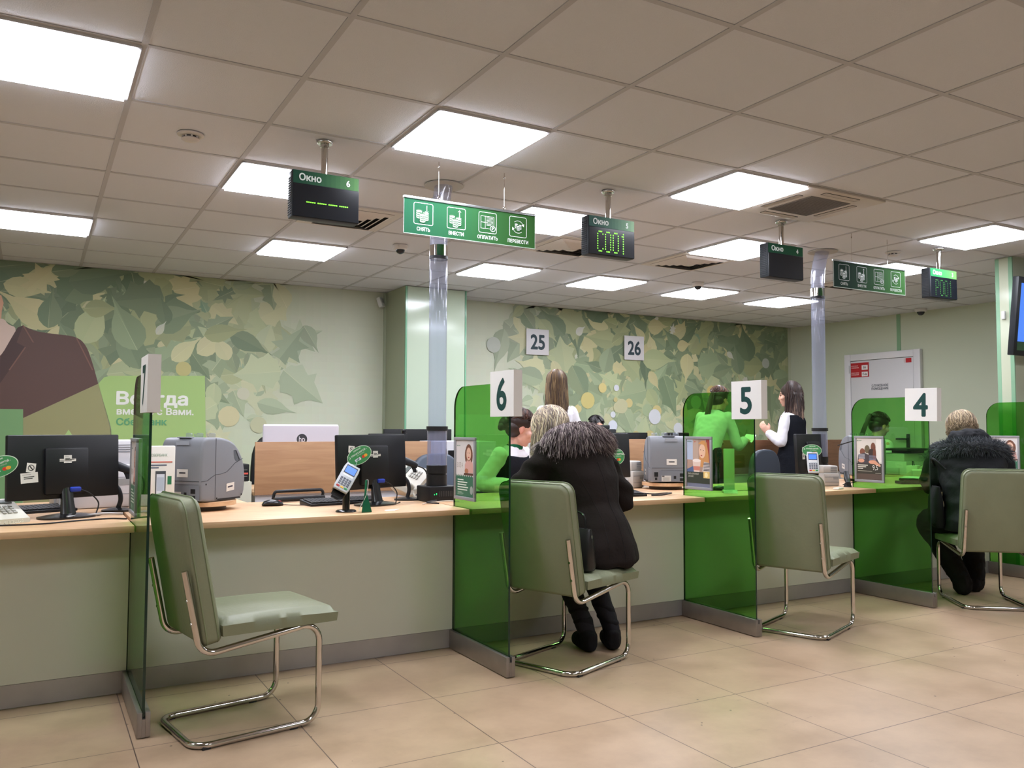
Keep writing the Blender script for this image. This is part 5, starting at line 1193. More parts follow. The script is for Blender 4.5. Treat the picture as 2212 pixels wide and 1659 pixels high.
cable([(5.25, 4.30, .30), (5.38, 4.22, .33), (5.46, 4.2, .22), (5.42, 4.24, .05), (5.3, 4.3, .004)], .004, (22, 22, 24), 'black cable arching over the small beige receipt printer')
# ================================================================== BACK OFFICE
def static(name, mt, m, par): q = m.build(name, mt, par); q.matrix_parent_inverse = Matrix.Translation(-par.location); return q
def box_thing(name, label, cat, x0, x1, y0, y1, z0, z1, mt, c, bev=.002, group=None):
    m = MB(c); m.b2(x0, x1, y0, y1, z0, z1, bev); return tag(m.build(name, mt, loc=((x0+x1)/2, (y0+y1)/2, z0)), label, cat, group)
# desk 1 with the wooden screen
def back_desk(x0, x1, y, depth, label, wd, slab):
    t = thing('office_desk', label, 'desk', ((x0+x1)/2, y, 0), 0, 'back office desks')
    m = MB(); m.b2(x0, x1, y-.022, y-.002, .705, 1.075 if wd is oak else 1.058, .002); static('screen_board', wd, m, t)
    m = MB((206, 204, 208)); m.b2(x0+.01, x1-.01, y, y+.02, .0, .70); static('modesty_panel', satin, m, t)
    m = MB(); m.b2(x0, x1, y+.021, y+depth, .70, .728, .002); static('desktop', beech, m, t)
    m = MB((200, 198, 200)); m.b2(x0+.02, x0+.045, y+.022, y+depth-.03, 0, .699); m.b2(x1-.045, x1-.02, y+.022, y+depth-.03, 0, .699); static('leg_panel', satin, m, t)
    return t
back_desk(1.345, 2.68, 6.02, .75, 'white desk with light oak screen behind the left counter', oak, 1)
back_desk(4.80, 5.62, 6.52, .72, 'desk with light oak screen between the customer in brown fur and the grey machine', oak, 1)
back_desk(5.66, 8.05, 6.52, .72, 'long desk with darker wooden screen behind the standing women', darker_wood, 1)
box_thing('cabinet', 'pale low cabinet left of the oak desk screen', 'cabinet', 1.06, 1.325, 6.0, 6.5, 0, .80, satin, (190, 190, 172))
t = thing('card_printer', 'small black device with an orange slot on the pale low cabinet', 'device', (1.245, 6.10, .801)); m = MB((24, 25, 28)); m.box(0, 0, .06, .14, .14, .12, .008); m.build('case', satin, t); m = MB((220, 96, 84)); m.box(.02, -.071, .055, .08, .003, .012); m.box(.02, -.071, .08, .07, .003, .005, c=(120, 120, 120)); m.box(.02, -.071, .035, .07, .003, .005, c=(120, 120, 120)); m.build('slot', satin, t)
# all-in-one computer with round hp badge
t = thing('all_in_one_computer', 'white all-in-one computer with a dark round hp badge behind the oak screen', 'computer', (1.76, 6.34, .7285))
m = MB((212, 210, 220)); m.loft([((0, 0, .10), (.285, 0, 0), (0, .012, 0)), ((0, -.004, .2), (.287, 0, 0), (0, .018, 0)), ((0, -.004, .46), (.287, 0, 0), (0, .016, 0)), ((0, 0, .472), (.280, 0, 0), (0, .010, 0))], 40, p=9); m.build('case', satin, t)
m = MB((206, 204, 210)); m.box(0, .0, .05, .12, .03, .1, .004); m.box(0, .02, .004, .26, .2, .008, .003); m.build('stand', satin, t)
m = MB((70, 72, 76)); m.disc(0, .36, .040, .040, .0, 32); m.text('hp', .040, (226, 226, 232), .0, .9, base=Matrix.Translation((0, .342, .0008)) @ Matrix.Shear('XZ', 4, (0, 0))); m.v = [tuple(Matrix.Translation((0, -.0225, 0)) @ VERT @ Vector(p)) for p in m.v]; m.build('badge', gloss, t, smooth=0)
m = MB((60, 80, 110)); m.b2(-.27, .27, .0165, .018, .12, .455); m.build('screen', screen_dim, t)
def plain_monitor(xc, y, zt, W, rz, label, z0, webcam=False, H=.30, c=BK):
    t = thing('monitor', label, 'monitor', (xc, y, z0), rz, 'back office monitors')
    m = MB(c); h = zt-z0; m.box(0, 0, h-H/2, W, .03, H, .005); m.build('case', satin, t)
    m = MB((40, 50, 60)); m.b2(-W/2+.012, W/2-.012, .0155, .0165, h-H+.014, h-.012); m.build('screen', screen_dim, t)
    m = MB(c); m.box(0, -.005, (h-H)/2+.03, .05, .02, h-H+.06, .004); m.box(0, 0, .006, .22, .17, .012, .004); m.build('stand', satin, t)
    if webcam: m = MB((20, 20, 22)); m.box(W/2-.03, 0, h+.018, .035, .03, .034, .006); m.build('webcam', gloss, t)
plain_monitor(2.50, 6.45, 1.13, .33, 0, 'black monitor peeking above the counter monitor, left of the near tube', .7285, True)
box_thing('cabinet', 'dark flat-topped cabinet behind the near tube', 'cabinet', 2.95, 4.30, 6.90, 7.35, 0, .86, satin, (196, 194, 200))
plain_monitor(3.02, 7.05, 1.165, .66, 0, 'wide black monitor behind the near tube', .8605)
plain_monitor(xat(1356, 6.86), 6.86, 1.135, .46, math.radians(-6), 'black monitor standing behind the oak screen, right of the brown fur collar', .7285)
plain_monitor(xat(1462, 6.86), 6.86, 1.135, .32, 0, 'black monitor top behind the grey money counter and glass screen numbered 5', .7285)
t = thing('laser_printer', 'black printer on the back desk between the dark-haired head and the monitor', 'printer', (xat(1288, 7.0), 7.0, 0)); m = MB((36, 40, 42)); m.box(0, 0, .95, .30, .28, .44, .01); m.box(0, 0, 1.19, .20, .20, .04, .008); m.build('body', satin, t); m = MB((212, 210, 212)); m.box(.0, -.155, .985, .2, .01, .05); m.build('front_tray', satin, t)

def office_chair(label, x, y, rz, c=(24, 25, 28), ztop=1.0, oval_back=False):
    t = thing('office_chair', label, 'office chair', (x, y, 0), rz, 'operators office chairs')
    m = MB((30, 30, 32))
    for k in range(5): a = 2*PI*k/5; m.tube([(0, 0, .085), (.27*math.cos(a), .27*math.sin(a), .06)], [.024, .014], 8); m.ell(.28*math.cos(a), .28*math.sin(a), .026, .026, .026, .026, 10)
    m.tube([(0, 0, .08), (0, 0, .40)], .022, 12); m.build('base', satin, t)
    m = MB(c); m.box(0, 0, .45, .47, .45, .075, .034, seg=4); m.build('seat', wool if not oval_back else satin, t)
    m = MB(c); h = ztop-.56; z = .56
    P = []
    for i in range(28): a = 2*PI*i/28; e = .62; P.append((.225*math.copysign(abs(math.cos(a))**e, math.cos(a))*(1-.12*math.sin(a)), z+h/2+h/2*math.copysign(abs(math.sin(a))**e, math.sin(a))))
    m.at((0, -.25, 0)); m.prism(P, .055, plane='xz', bev=.02); m.M = Matrix(); m.tube([(0, -.05, .42), (0, -.235, .44), (0, -.25, .62)], .02, 8); m.build('back', satin, t)
    m = MB((28, 28, 30))
    for s_ in (-1, 1): m.tube(fillet([(s_*.2, 0, .43), (s_*.28, 0, .45), (s_*.28, -.02, .66), (s_*.28, .1, .67)], .03, 4), .013, 8); m.box(s_*.28, .05, .675, .05, .24, .02, .009)
    m.build('armrest', satin, t)
office_chair('black office chair of which only the rounded top shows left of the hp computer', xat(614, 7.05), 7.05, math.radians(180), ztop=1.12)
office_chair('office chair with tall dark back seen through the screen numbered 5', 4.95, 5.45, math.radians(205), ztop=1.04)
office_chair('bluish dark office chair behind the small receipt printer', 5.85, 5.35, math.radians(190), (52, 58, 68), ztop=.99)
office_chair('bluish grey office chair half hidden by the near tube', xat(977, 5.78), 5.78, math.radians(190), (92, 102, 116), ztop=.98)
box_thing('printer_cabinet', 'white cabinet with black opening right of the near tube', 'cabinet', 2.80, 3.28, 6.05, 6.5, 0, 1.07, satin, (206, 206, 210))
m = MB((18, 18, 20)); m.b2(2.85, 2.96, 6.042, 6.049, .86, 1.0); tag(m.build('cabinet_opening', satin, loc=(2.9, 6.045, .9)), 'black opening in the front of the white cabinet right of the near tube', 'panel')
# ================================================================== PEOPLE
def remesh(m, voxel, iters=6, fac=.5):
    me = bpy.data.meshes.new('tmp'); me.from_pydata(m.v, [], m.f); o = bpy.data.objects.new('tmp', me); COL.objects.link(o)
    r = o.modifiers.new('r', 'REMESH'); r.mode = 'VOXEL'; r.voxel_size = voxel
    s_ = o.modifiers.new('s', 'SMOOTH'); s_.iterations = iters; s_.factor = fac
    dg = bpy.context.evaluated_depsgraph_get(); out = bpy.data.meshes.new_from_object(o.evaluated_get(dg))
    bpy.data.objects.remove(o); bpy.data.meshes.remove(me); return out
def organic(name, m, mt, parent, voxel=.008, col=None, colfn=None, iters=6, disp=None):
    me = remesh(m, voxel, iters); me.name = name
    if disp:
        me.update(); nr = [v.normal.copy() for v in me.vertices]
        for v, n in zip(me.vertices, nr): v.co += n*disp(v.co)
    me.materials.clear(); me.materials.append(mt)
    at = me.color_attributes.new('Col', 'FLOAT_COLOR', 'POINT'); cache = {}
    buf = []
    for v in me.vertices:
        c = colfn(v.co) if colfn else (col or m.c); l = cache.get(c)
        if l is None: l = cache[c] = (*lin(c), 1.)
        buf += list(l)
    at.data.foreach_set('color', buf)
    me.polygons.foreach_set('use_smooth', [True]*len(me.polygons)); me.update()
    o = bpy.data.objects.new(name, me); COL.objects.link(o); o.parent = parent; return o
V = Vector
def limb(m, pts, rad, n=14):
    P = smoothpath(pts, 6); k = len(pts)-1; R = []
    for i in range(len(P)):
        t = i/6; a = min(int(t), k-1) if k else 0; f = t-a; R.append(rad[a]*(1-f)+rad[min(a+1, k)]*f)
    m.tube(P, R, n); m.ell(*pts[0], rad[0], rad[0], rad[0], 12); m.ell(*pts[-1], rad[-1], rad[-1], rad[-1], 12)
def hand(m, w, d, up, side, curl=.5, s=1.0):
    """w wrist, d direction of the fingers, up = back of the hand, side=+1 thumb to the left of d"""
    w, d, up = V(w), V(d).normalized(), V(up); up = (up-d*up.dot(d)).normalized(); lat = up.cross(d)*side
    c = w+d*.045*s
    m.loft([(w-d*.01, lat*.022*s, up*.016*s), (w+d*.03*s, lat*.034*s, up*.015*s), (w+d*.075*s, lat*.038*s, up*.013*s), (w+d*.09*s, lat*.034*s, up*.01*s)], 12, p=3)
    for k, (o, ln) in enumerate(((.028, .068), (.0095, .076), (-.0095, .071), (-.027, .056))):
        p = w+d*.085*s+lat*o*s; pts = [p]; dd = d.copy()
        for j, f in enumerate((.42, .33, .25)):
            dd = (Quaternion(lat, curl*side*(.6+.3*j)*1.0) @ dd); pts.append(pts[-1]+dd*ln*f*s)
        m.tube(smoothpath(pts, 3), .0082*s, 8); m.ell(*pts[-1], .0078*s, .0078*s, .0078*s, 8)
    p = w+d*.03*s+lat*.028*s; q = p+(lat*.7+d*.7).normalized()*.035*s-up*.008*s; r = q+(d*.9+lat*.15-up*.2).normalized()*.03*s
    m.tube(smoothpath([p, q, r], 4), [.011*s]*4+[.0095*s]*5, 8); m.ell(*r, .0088*s, .0088*s, .0088*s, 8)
def head(m, H):
    """local head frame: +y face, x right, z up"""
    m.M = H; m.ell(0, -.012, .035, .076, .094, .086, 20); m.ell(0, .028, -.03, .058, .060, .078, 18); m.ell(0, .058, -.088, .026, .022, .018, 12)
    m.tube([(0, .084, .022), (0, .092, -.004), (0, .098, -.022)], [.007, .009, .011], 8); m.ell(0, .094, -.026, .015, .010, .009, 10)
    m.ell(0, .084, -.052, .022, .010, .006, 10); m.ell(0, .083, -.062, .020, .010, .006, 10)
    m.ell(.03, .076, .03, .02, .012, .006, 8); m.ell(-.03, .076, .03, .02, .012, .006, 8)
    for s_ in (-1, 1): m.ell(s_*.028, .073, .012, .013, .011, .010, 10); m.ell(s_*.074, -.008, -.012, .009, .018, .030, 10); m.ell(s_*.05, .05, -.02, .022, .028, .022, 10)
    m.M = Matrix()
def skin_col(H, base=(206, 160, 138)):
    I = H.inverted()
    def f(co):
        p = I @ co
        if p.length < .16:
            for s_ in (-1, 1):
                dx, dz = p.x-s_*.03, p.z-.012
                if p.y > .06 and (dx/.012)**2+(dz/.0055)**2 < 1: return (54, 42, 38)
                if p.y > .06 and (dx/.019)**2+((p.z-.034)/.004)**2 < 1: return (96, 70, 58)
            if p.y > .07 and (p.x/.021)**2+((p.z+.057)/.008)**2 < 1: return (178, 96, 92)
            if abs(p.x) > .07 and p.z > -.05: return (206, 140, 122)
        return base
    return f
def headframe(c, face, tilt=0, s=1.0):
    f = V(face).normalized(); z = V((0, 0, 1)); r = f.cross(z).normalized(); u = r.cross(f)
    M = Matrix(((r.x, f.x, u.x, 0), (r.y, f.y, u.y, 0), (r.z, f.z, u.z, 0), (0, 0, 0, 1)))
    return Matrix.Translation(c) @ M @ Matrix.Rotation(tilt, 4, 'Y') @ Matrix.Scale(s, 4)
def strand(m, pts, r, c, n=4):
    k = len(pts); R = [r*(1-.75*(i/(k-1))**2) for i in range(k)]; m.tube(pts, R, n, c=c, cap=False)
def hair_strands(m, H, n, length, cols, seed, var=.18, th=(-.35, PI+.35), phi_end=1.75, lift=.010, wave=0, r=.0055, back=.0, gather=None, spread=1.0, crown=(0, -.02, .045)):
    """strands from the parting over the skull, then hanging down by length; th in local xy, -y is the back (th from right over back to left)"""
    g = random.Random(seed); Rz = H.to_3x3(); C = V(crown); up = (Rz.inverted() @ V((0, 0, 1))).normalized()
    for i in range(n):
        t = -(g.uniform(*th)) ; ph0 = g.uniform(.02, .9)*(.3 if g.random() < .5 else 1); L = length*g.uniform(1-var, 1.04); pts = []; lf = lift*g.uniform(.5, 1.3)
        rx, ry, rz = .079+lf, .096+lf, .086+lf; ph1 = phi_end*g.uniform(.9, 1.05); ka = g.uniform(0, 6)
        for k in range(7):
            ph = ph0+(ph1-ph0)*k/6
            if ph1 <= ph0: break
            wv = wave*math.sin(ka+k*1.3); pts.append(C+V((rx*math.sin(ph)*math.cos(t+wv), ry*math.sin(ph)*math.sin(t+wv), rz*math.cos(ph))))
        if len(pts) < 3: continue
        if gather is not None:
            gpt = V(gather); e = pts[3]; pts = pts[:5]+[pts[4].lerp(gpt, .5)+ (pts[4]-C)*.08, gpt]
        elif L > 0:
            e = pts[-1]; out = V((e.x-C.x, e.y-C.y, 0)).normalized()
            for k in range(1, 6):
                f = k/5; q = e-up*L*f+out*(.012*spread*f)+V((math.sin(ka+f*5)*.006*(1+4*wave), -back*f, 0)); pts.append(q)
        P = [H @ p for p in (smoothpath(pts, 3))]
        strand(m, P, r*g.uniform(.7, 1.2), g.choice(cols))
def hair_cap(m, H, c, s=1.0, zcut=-.03):
    m.M = H; m.ell(0, -.020, .042, .081*s, .096*s, .086*s, 22, c); m.ell(0, -.048, -.005, .072*s, .066*s, .07*s, 18, c); m.M = Matrix()
def person(label, x, y, rz, group=None, z=0):
    return thing('person', label, 'person', (x, y, z), rz)


def torso_secs(J, infl=0.0, lo=0, hi=None):
    """spine rings from J['spine'] = [(point, half width, half depth)]; J['lat'] is the left-right direction"""
    sp = J['spine'][lo:hi]; X = V(J.get('lat', (1, 0, 0))).normalized(); out = []
    for i, (p, a, b) in enumerate(sp):
        q0 = V(sp[max(i-1, 0)][0]); q1 = V(sp[min(i+1, len(sp)-1)][0]); T = (q1-q0).normalized(); B = T.cross(X); B = B.normalized()
        out.append((V(p), X*(a+infl), -B*(b+infl)))
    return out
def arm(m, J, s_, infl, upto=1.0, r=(.048, .036, .024)):
    a, b, c = V(J['sh'+s_]), V(J['el'+s_]), V(J['wr'+s_]); e = b.lerp(c, upto)
    limb(m, [a, a.lerp(b, .5), b, b.lerp(e, .5), e], [r[0]+infl, (r[0]+r[1])/2+infl, r[1]+infl, (r[1]+r[2])/2+.004+infl, r[2]+infl])
def legs(m, J, infl, lo=1.0, r=(.078, .054, .034)):
    for s_ in 'LR':
        a, b, c = V(J['hip'+s_]), V(J['kn'+s_]), V(J['an'+s_]); e = b.lerp(c, lo)
        limb(m, [a, a.lerp(b, .5), b, b.lerp(e, .3), e], [r[0]+infl, (r[0]+r[1])/2+.004+infl, r[1]+infl, r[1]*.98+infl, r[2]+infl])
def feet(m, J, infl=0.0, h=.03):
    for s_ in 'LR':
        a = V(J['an'+s_]); d = V(J.get('ft'+s_, (0, 1, 0))).normalized(); l = V((-d.y, d.x, 0)); U = V((0, 0, 1)); zo = U*(.024 if infl < 0 else 0)
        b = V((a.x, a.y, 0))+zo-d*(.05 if infl > 0 else .02)
        m.loft([(b-d*.015+U*(h+.012+infl), l*.024, U*(h+.01)), (b+d*.03+U*(h+.012+infl), l*(.033+infl), U*(h+.012+infl)), (b+d*.11+U*(h+infl), l*(.042+infl), U*(h+infl)), (b+d*(.18 if infl > 0 else .13)+U*(h-.006+infl), l*(.040+infl), U*(h-.006+infl)), (b+d*(.215 if infl > 0 else .16)+U*(h-.012+infl), l*.024, U*.014)], 16, p=2.6)
        if infl > 0: m.ell(a.x, a.y, a.z*.6, .036+infl, .036+infl, .05, 12)
def figure(t, J, skin=(206, 160, 138), voxel=.0065):
    H = headframe(V(J['head']), J['face'], J.get('roll', 0), J.get('hs', 1.0)); m = MB(skin)
    m.loft(torso_secs(J, -.012), 24); nk = V(J['neck'])
    for s_ in 'LR':
        arm(m, J, s_, 0); hand(m, J['wr'+s_], J['hd'+s_], J.get('hu'+s_, (0, 0, 1)), 1 if s_ == 'R' else -1, J.get('curl', .5))
    limb(m, [nk-V((0, 0, .03)), nk.lerp(V(J['head']), .4), V(J['head'])-(V(J['head'])-nk).normalized()*.03], [.052, .047, .050]); legs(m, J, -.004, r=(.078, .05, .028)); feet(m, J, -.012, .022)
    head(m, H); organic('body', m, skinm, t, voxel, colfn=skin_col(H, skin), iters=5); return H
def wrinkle(sc=9, amp=.006, st=(1, 1, 1)):
    return lambda co: amp*(noise.noise(V((co.x*sc*st[0], co.y*sc*st[1], co.z*sc*st[2])))+.5*noise.noise(V((co.x*sc*2.3, co.y*sc*2.3, co.z*sc*2.3+5))))
def stand_pose(lean=0.0, h=1.66, arms=None):
    k = h/1.66; sp = [((0, .0, .80*k), .165, .115), ((0, 0, .90*k), .170, .115), ((0, lean*.15, 1.02*k), .135, .095), ((0, lean*.5, 1.17*k), .148, .105), ((0, lean*.8, 1.27*k), .158, .105), ((0, lean*.95, 1.335*k), .138, .078), ((0, lean, 1.385*k), .07, .055)]
    J = dict(spine=sp, neck=(0, lean, 1.40*k), head=(0, lean+.035, 1.535*k), face=(0, 1, 0), hs=k, shL=(-.148*k, lean*.92, 1.300*k), shR=(.148*k, lean*.92, 1.300*k), elL=(-.225*k, lean-.03, 1.07*k), elR=(.225*k, lean-.03, 1.07*k), wrL=(-.20*k, lean+.08, .86*k), wrR=(.20*k, lean+.08, .86*k), hdL=(.1, .2, -1), hdR=(-.1, .2, -1), huL=(-1, 0, 0), huR=(1, 0, 0),
             hipL=(-.085, 0, .84*k), hipR=(.085, 0, .84*k), knL=(-.09, .02, .46*k), knR=(.09, .02, .46*k), anL=(-.09, -.01, .08), anR=(.09, -.01, .08))
    if arms: J.update(arms)
    return J

# ---- customer in the dark coat with the big fur collar
t = person('seated customer in dark coat with shaggy grey fur collar and wavy blonde hair', 2.655, 3.675, math.radians(10))
J = dict(spine=[((0, 0, .50), .185, .13), ((0, .01, .60), .18, .13), ((-.01, .05, .74), .145, .11), ((-.03, .10, .88), .165, .115), ((-.045, .165, 1.0), .18, .11), ((-.05, .20, 1.07), .15, .08), ((-.055, .225, 1.11), .06, .05)],
         neck=(-.055, .24, 1.12), head=(-.09, .335, 1.15), face=(-.05, 1, -.55), roll=.06, shL=(-.225, .19, 1.035), shR=(.13, .185, 1.035), elL=(-.30, .32, .87), elR=(.27, .13, .775), wrL=(-.12, .47, .80), wrR=(.11, .36, .80), hdL=(.7, .7, 0), hdR=(-.7, .7, 0),
         hipL=(-.085, .02, .545), hipR=(.085, .02, .545), knL=(-.09, .31, .52), knR=(.11, .29, .52), anL=(-.055, .07, .09), anR=(.075, .02, .09), ftL=(.45, 1, 0), ftR=(.75, 1, 0))
H1 = figure(t, J)
m = MB((36, 31, 29))
m.loft([((-.045, -.02, .462), (.165, 0, 0), (0, .16, 0)), ((-.038, -.015, .49), (.19, 0, 0), (0, .18, 0)), ((-.034, .0, .57), (.19, 0, 0), (0, .175, .0)), ((-.034, .02, .66), (.160, 0, 0), (0, .15, -.02)), ((-.030, .06, .76), (.140, 0, 0), (0, .125, -.03)), ((-.03, .11, .88), (.195, 0, 0), (0, .135, -.05)), ((-.045, .16, .98), (.215, 0, 0), (0, .135, -.06)), ((-.05, .20, 1.06), (.19, 0, 0), (0, .11, -.05)), ((-.055, .235, 1.12), (.09, 0, 0), (0, .075, -.02))], 36, p=2.3)
arm(m, J, 'L', .026, .98, (.056, .046, .036)); arm(m, J, 'R', .026, .98, (.056, .046, .036))
def coatdisp(co):
    a = .007*noise.noise(V((co.x*9, co.y*9, co.z*9)))+.004*noise.noise(V((co.x*20, co.y*20, co.z*12)))
    if co.z < .75: a += .008*math.sin(math.atan2(co.y, co.x)*7)*(.75-co.z)/.3
    if abs(co.x+.05) > .2: a += .006*math.sin(co.z*60+co.x*25)
    return a
ct = organic('coat', m, wool, t, .009, (36, 31, 29), disp=coatdisp)
from mathutils.bvhtree import BVHTree
bv = BVHTree.FromPolygons([v.co.copy() for v in ct.data.vertices], [tuple(p.vertices) for p in ct.data.polygons])
for path in ([(-.05, 1.0), (-.04, .88), (-.035, .76), (-.038, .62), (-.042, .50)], [(-.19, .96), (-.14, .84), (-.115, .74), (-.13, .60), (-.14, .52)], [(.09, .96), (.06, .84), (.045, .74), (.05, .60), (.055, .52)]):
    P = []
    for q in smoothpath([(a, 0, b) for a, b in path], 6):
        h = bv.ray_cast(V((q.x, -1, q.z)), V((0, 1, 0)))[0]
        if h: P.append(h-V((0, .0004, 0)))
    if len(P) > 3: m = MB((24, 20, 19)); m.tube(P, .0018, 5); m.build('seam', matte, ct)
# fur collar lying over the shoulders
g = random.Random(2); m = MB((66, 58, 58)); cc = V((-.045, .175, 1.105)); tiltm = Matrix.Translation(cc) @ Matrix.Rotation(-.45, 4, 'X')
m.M = tiltm; m.ell(0, 0, 0, .20, .12, .092, 26, (74, 64, 64)); m.M = Matrix(); 
FC = [(128, 116, 114), (98, 86, 86), (156, 144, 140), (70, 60, 60), (112, 98, 100), (172, 160, 154), (88, 76, 78)]
for i in range(5200):
    a = g.uniform(0, 2*PI); ph = math.acos(g.uniform(-.75, 1)); n = V((math.sin(ph)*math.cos(a), math.sin(ph)*math.sin(a), math.cos(ph)))
    p = V((.20*n.x, .12*n.y, .092*n.z)); w0 = (tiltm @ p); nw = (tiltm.to_3x3() @ V((n.x/.20, n.y/.115, n.z/.085))).normalized()
    out = V((n.x*.8, -.55-.3*abs(n.x)*0, -.75)); out = (out+V((g.uniform(-.25, .25), g.uniform(-.2, .2), g.uniform(-.2, .2)))).normalized()
    if w0.y > .22 and n.z < .3: out = V((n.x, .4, -.4)).normalized()
    L = g.uniform(.045, .085); d0 = (nw*.75+out*.7).normalized(); q1 = w0+d0*L*.4; q2 = q1+(out+nw*.15).normalized()*L*.35; q3 = q2+(out+V((0, 0, -.35))).normalized()*L*.35
    strand(m, [w0-nw*.004, q1, q2, q3], g.uniform(.0014, .0028), g.choice(FC), 3)
m.build('fur_collar', furm, t, smooth=80)
m = MB(); hair_cap(m, H1, (150, 134, 116), 1.0); hair_strands(m, H1, 1200, .14, [(216, 200, 170), (190, 172, 144), (150, 134, 118), (228, 214, 188), (116, 104, 96), (202, 186, 158), (172, 158, 138), (134, 120, 108)], 4, th=(-.75, PI+.75), phi_end=1.8, wave=.10, r=.003, lift=.017, spread=1.2)
m.build('hair', hairm, t, smooth=80)
m = MB((34, 32, 36)); legs(m, J, .012, .97); m.loft([((0, 0, .49), (.15, 0, 0), (0, .11, 0)), ((0, .0, .60), (.15, 0, 0), (0, .11, 0))], 20); organic('trousers', m, cloth, t, .009, (36, 34, 38), disp=wrinkle(14, .006))
m = MB((30, 28, 30))
for s_ in 'LR':
    a, b = V(J['kn'+s_]), V(J['an'+s_]); limb(m, [b.lerp(a, .72), b.lerp(a, .45), b.lerp(a, .2), b], [.056, .052, .046, .044])
feet(m, J, .012, .034)
organic('boots', m, knit, t, .007, (32, 30, 32), disp=lambda co: .007*math.sin(co.z*95+3*noise.noise(co*9))*smooth01(.06, .14, co.z)*smooth01(.46, .3, co.z))
# handbag between coat and backrest
t = thing('handbag', 'black handbag standing on the chair behind the customer in brown fur', 'handbag', (2.385, 3.545, .475), math.radians(16))
m = MB((24, 23, 25)); m.loft([((0, 0, .0), (.035, 0, 0), (0, .10, 0)), ((0, 0, .02), (.042, 0, 0), (0, .11, 0)), ((0, 0, .16), (.032, 0, 0), (0, .10, 0)), ((0, 0, .205), (.012, 0, 0), (0, .092, 0))], 24, p=4); m.build('bag', mat('black_leather', .35), t)
m = MB((24, 23, 25)); m.tube(smoothpath([(0, -.06, .19), (.005, -.05, .26), (.01, 0, .285), (.005, .05, .26), (0, .06, .19)], 5), .006, 8); m.build('handle', gloss, t)
m = MB((190, 186, 178)); m.box(.0, -.098, .15, .006, .004, .05, .001); m.box(-.036, -.05, .15, .004, .01, .03, .001); m.build('zip_pull', chrome, t)

# ---- customer in the black hooded jacket
t = person('seated customer in black hooded jacket with grey fur trim, short blonde hair, seen from behind', 5.655, 3.475, math.radians(-47))
J = dict(spine=[((0, 0, .50), .18, .13), ((0, .02, .62), .18, .13), ((0, .08, .76), .155, .12), ((0, .16, .90), .175, .125), ((0, .25, 1.0), .185, .11), ((0, .30, 1.05), .14, .08), ((0, .33, 1.085), .06, .05)],
         neck=(0, .33, 1.085), head=(-.015, .405, 1.165), face=(-.25, 1, -.5), roll=-.03, shL=(-.175, .26, 1.01), shR=(.175, .26, 1.01), elL=(-.25, .26, .80), elR=(.25, .26, .80), wrL=(-.13, .46, .80), wrR=(.13, .46, .80), hdL=(.4, .9, 0), hdR=(-.4, .9, 0),
         hipL=(-.09, .02, .545), hipR=(.09, .02, .545), knL=(-.27, .28, .51), knR=(.02, .34, .50), anL=(-.06, .27, .09), anR=(.05, .42, .09), ftL=(.2, 1, 0), ftR=(.2, 1, 0))
H2 = figure(t, J)
m = MB((26, 27, 30))
m.loft([((0, .0, .485), (.215, 0, 0), (0, .175, 0)), ((0, .0, .56), (.22, 0, 0), (0, .175, 0)), ((0, .05, .68), (.205, 0, 0), (0, .16, -.03)), ((0, .11, .80), (.205, 0, 0), (0, .155, -.05)), ((0, .19, .92), (.215, 0, 0), (0, .145, -.07)), ((0, .26, 1.02), (.195, 0, 0), (0, .125, -.06)), ((0, .31, 1.07), (.10, 0, 0), (0, .08, -.03))], 36, p=2.4)
arm(m, J, 'L', .032, .97, (.056, .05, .036)); arm(m, J, 'R', .032, .97, (.056, .05, .036))
jk = organic('jacket', m, nylon, t, .009, (27, 28, 31), disp=lambda co: .009*noise.noise(V((co.x*10, co.y*10, co.z*16)))+.005*math.sin(co.z*48+4*noise.noise(co*5)))
m = MB((30, 31, 35)); m.M = Matrix.Translation((0, .25, 1.105)) @ Matrix.Rotation(-.5, 4, 'X'); m.ell(0, 0, 0, .15, .10, .075, 20); m.M = Matrix(); organic('hood', m, nylon, t, .009, (30, 31, 35), disp=wrinkle(22, .012))
g = random.Random(6); m = MB((60, 62, 66)); base = [(-.215, .33, .955), (-.20, .22, 1.01), (-.13, .13, 1.045), (0, .095, 1.055), (.13, .13, 1.045), (.20, .22, 1.01), (.215, .33, .955)]
P = smoothpath(base, 8); m.tube(P, .046, 14, c=(60, 62, 66))
for i in range(4200):
    k = g.randrange(1, len(P)-1); T = (P[k+1]-P[k-1]).normalized(); a, b = frame_(T); th = g.uniform(0, 2*PI); n = a*math.cos(th)+b*math.sin(th); c0_ = P[k]+T*g.uniform(-.012, .012)+n*.044
    L = g.uniform(.028, .055); d = (n+V((g.uniform(-.4, .4), g.uniform(-.4, .4), g.uniform(-.5, .2)))).normalized()
    strand(m, [c0_, c0_+d*L*.5, c0_+d*L+V((0, 0, -.006))], g.uniform(.001, .002), g.choice([(96, 100, 106), (72, 76, 82), (120, 124, 130), (52, 55, 60), (84, 88, 94)]), 3)
m.build('fur_trim', furm, t, smooth=80)
m = MB(); hair_cap(m, H2, (140, 120, 96), 1.03); hair_strands(m, H2, 1100, .03, [(184, 162, 130), (152, 132, 104), (126, 108, 86), (200, 180, 150), (100, 86, 70)], 9, th=(-.6, PI+.6), phi_end=1.9, wave=.07, r=.0028, lift=.018, spread=.4)
m.build('hair', hairm, t, smooth=80)
m = MB((24, 24, 26)); legs(m, J, .032, .93); m.loft([((0, 0, .485), (.17, 0, 0), (0, .13, 0)), ((0, .0, .60), (.17, 0, 0), (0, .13, 0))], 20); organic('trousers', m, cloth, t, .009, (26, 26, 28), disp=wrinkle(13, .009))
m = MB((26, 24, 24))
for s_ in 'LR':
    a, b = V(J['kn'+s_]), V(J['an'+s_]); limb(m, [b.lerp(a, .38), b.lerp(a, .2), b], [.076, .070, .062])
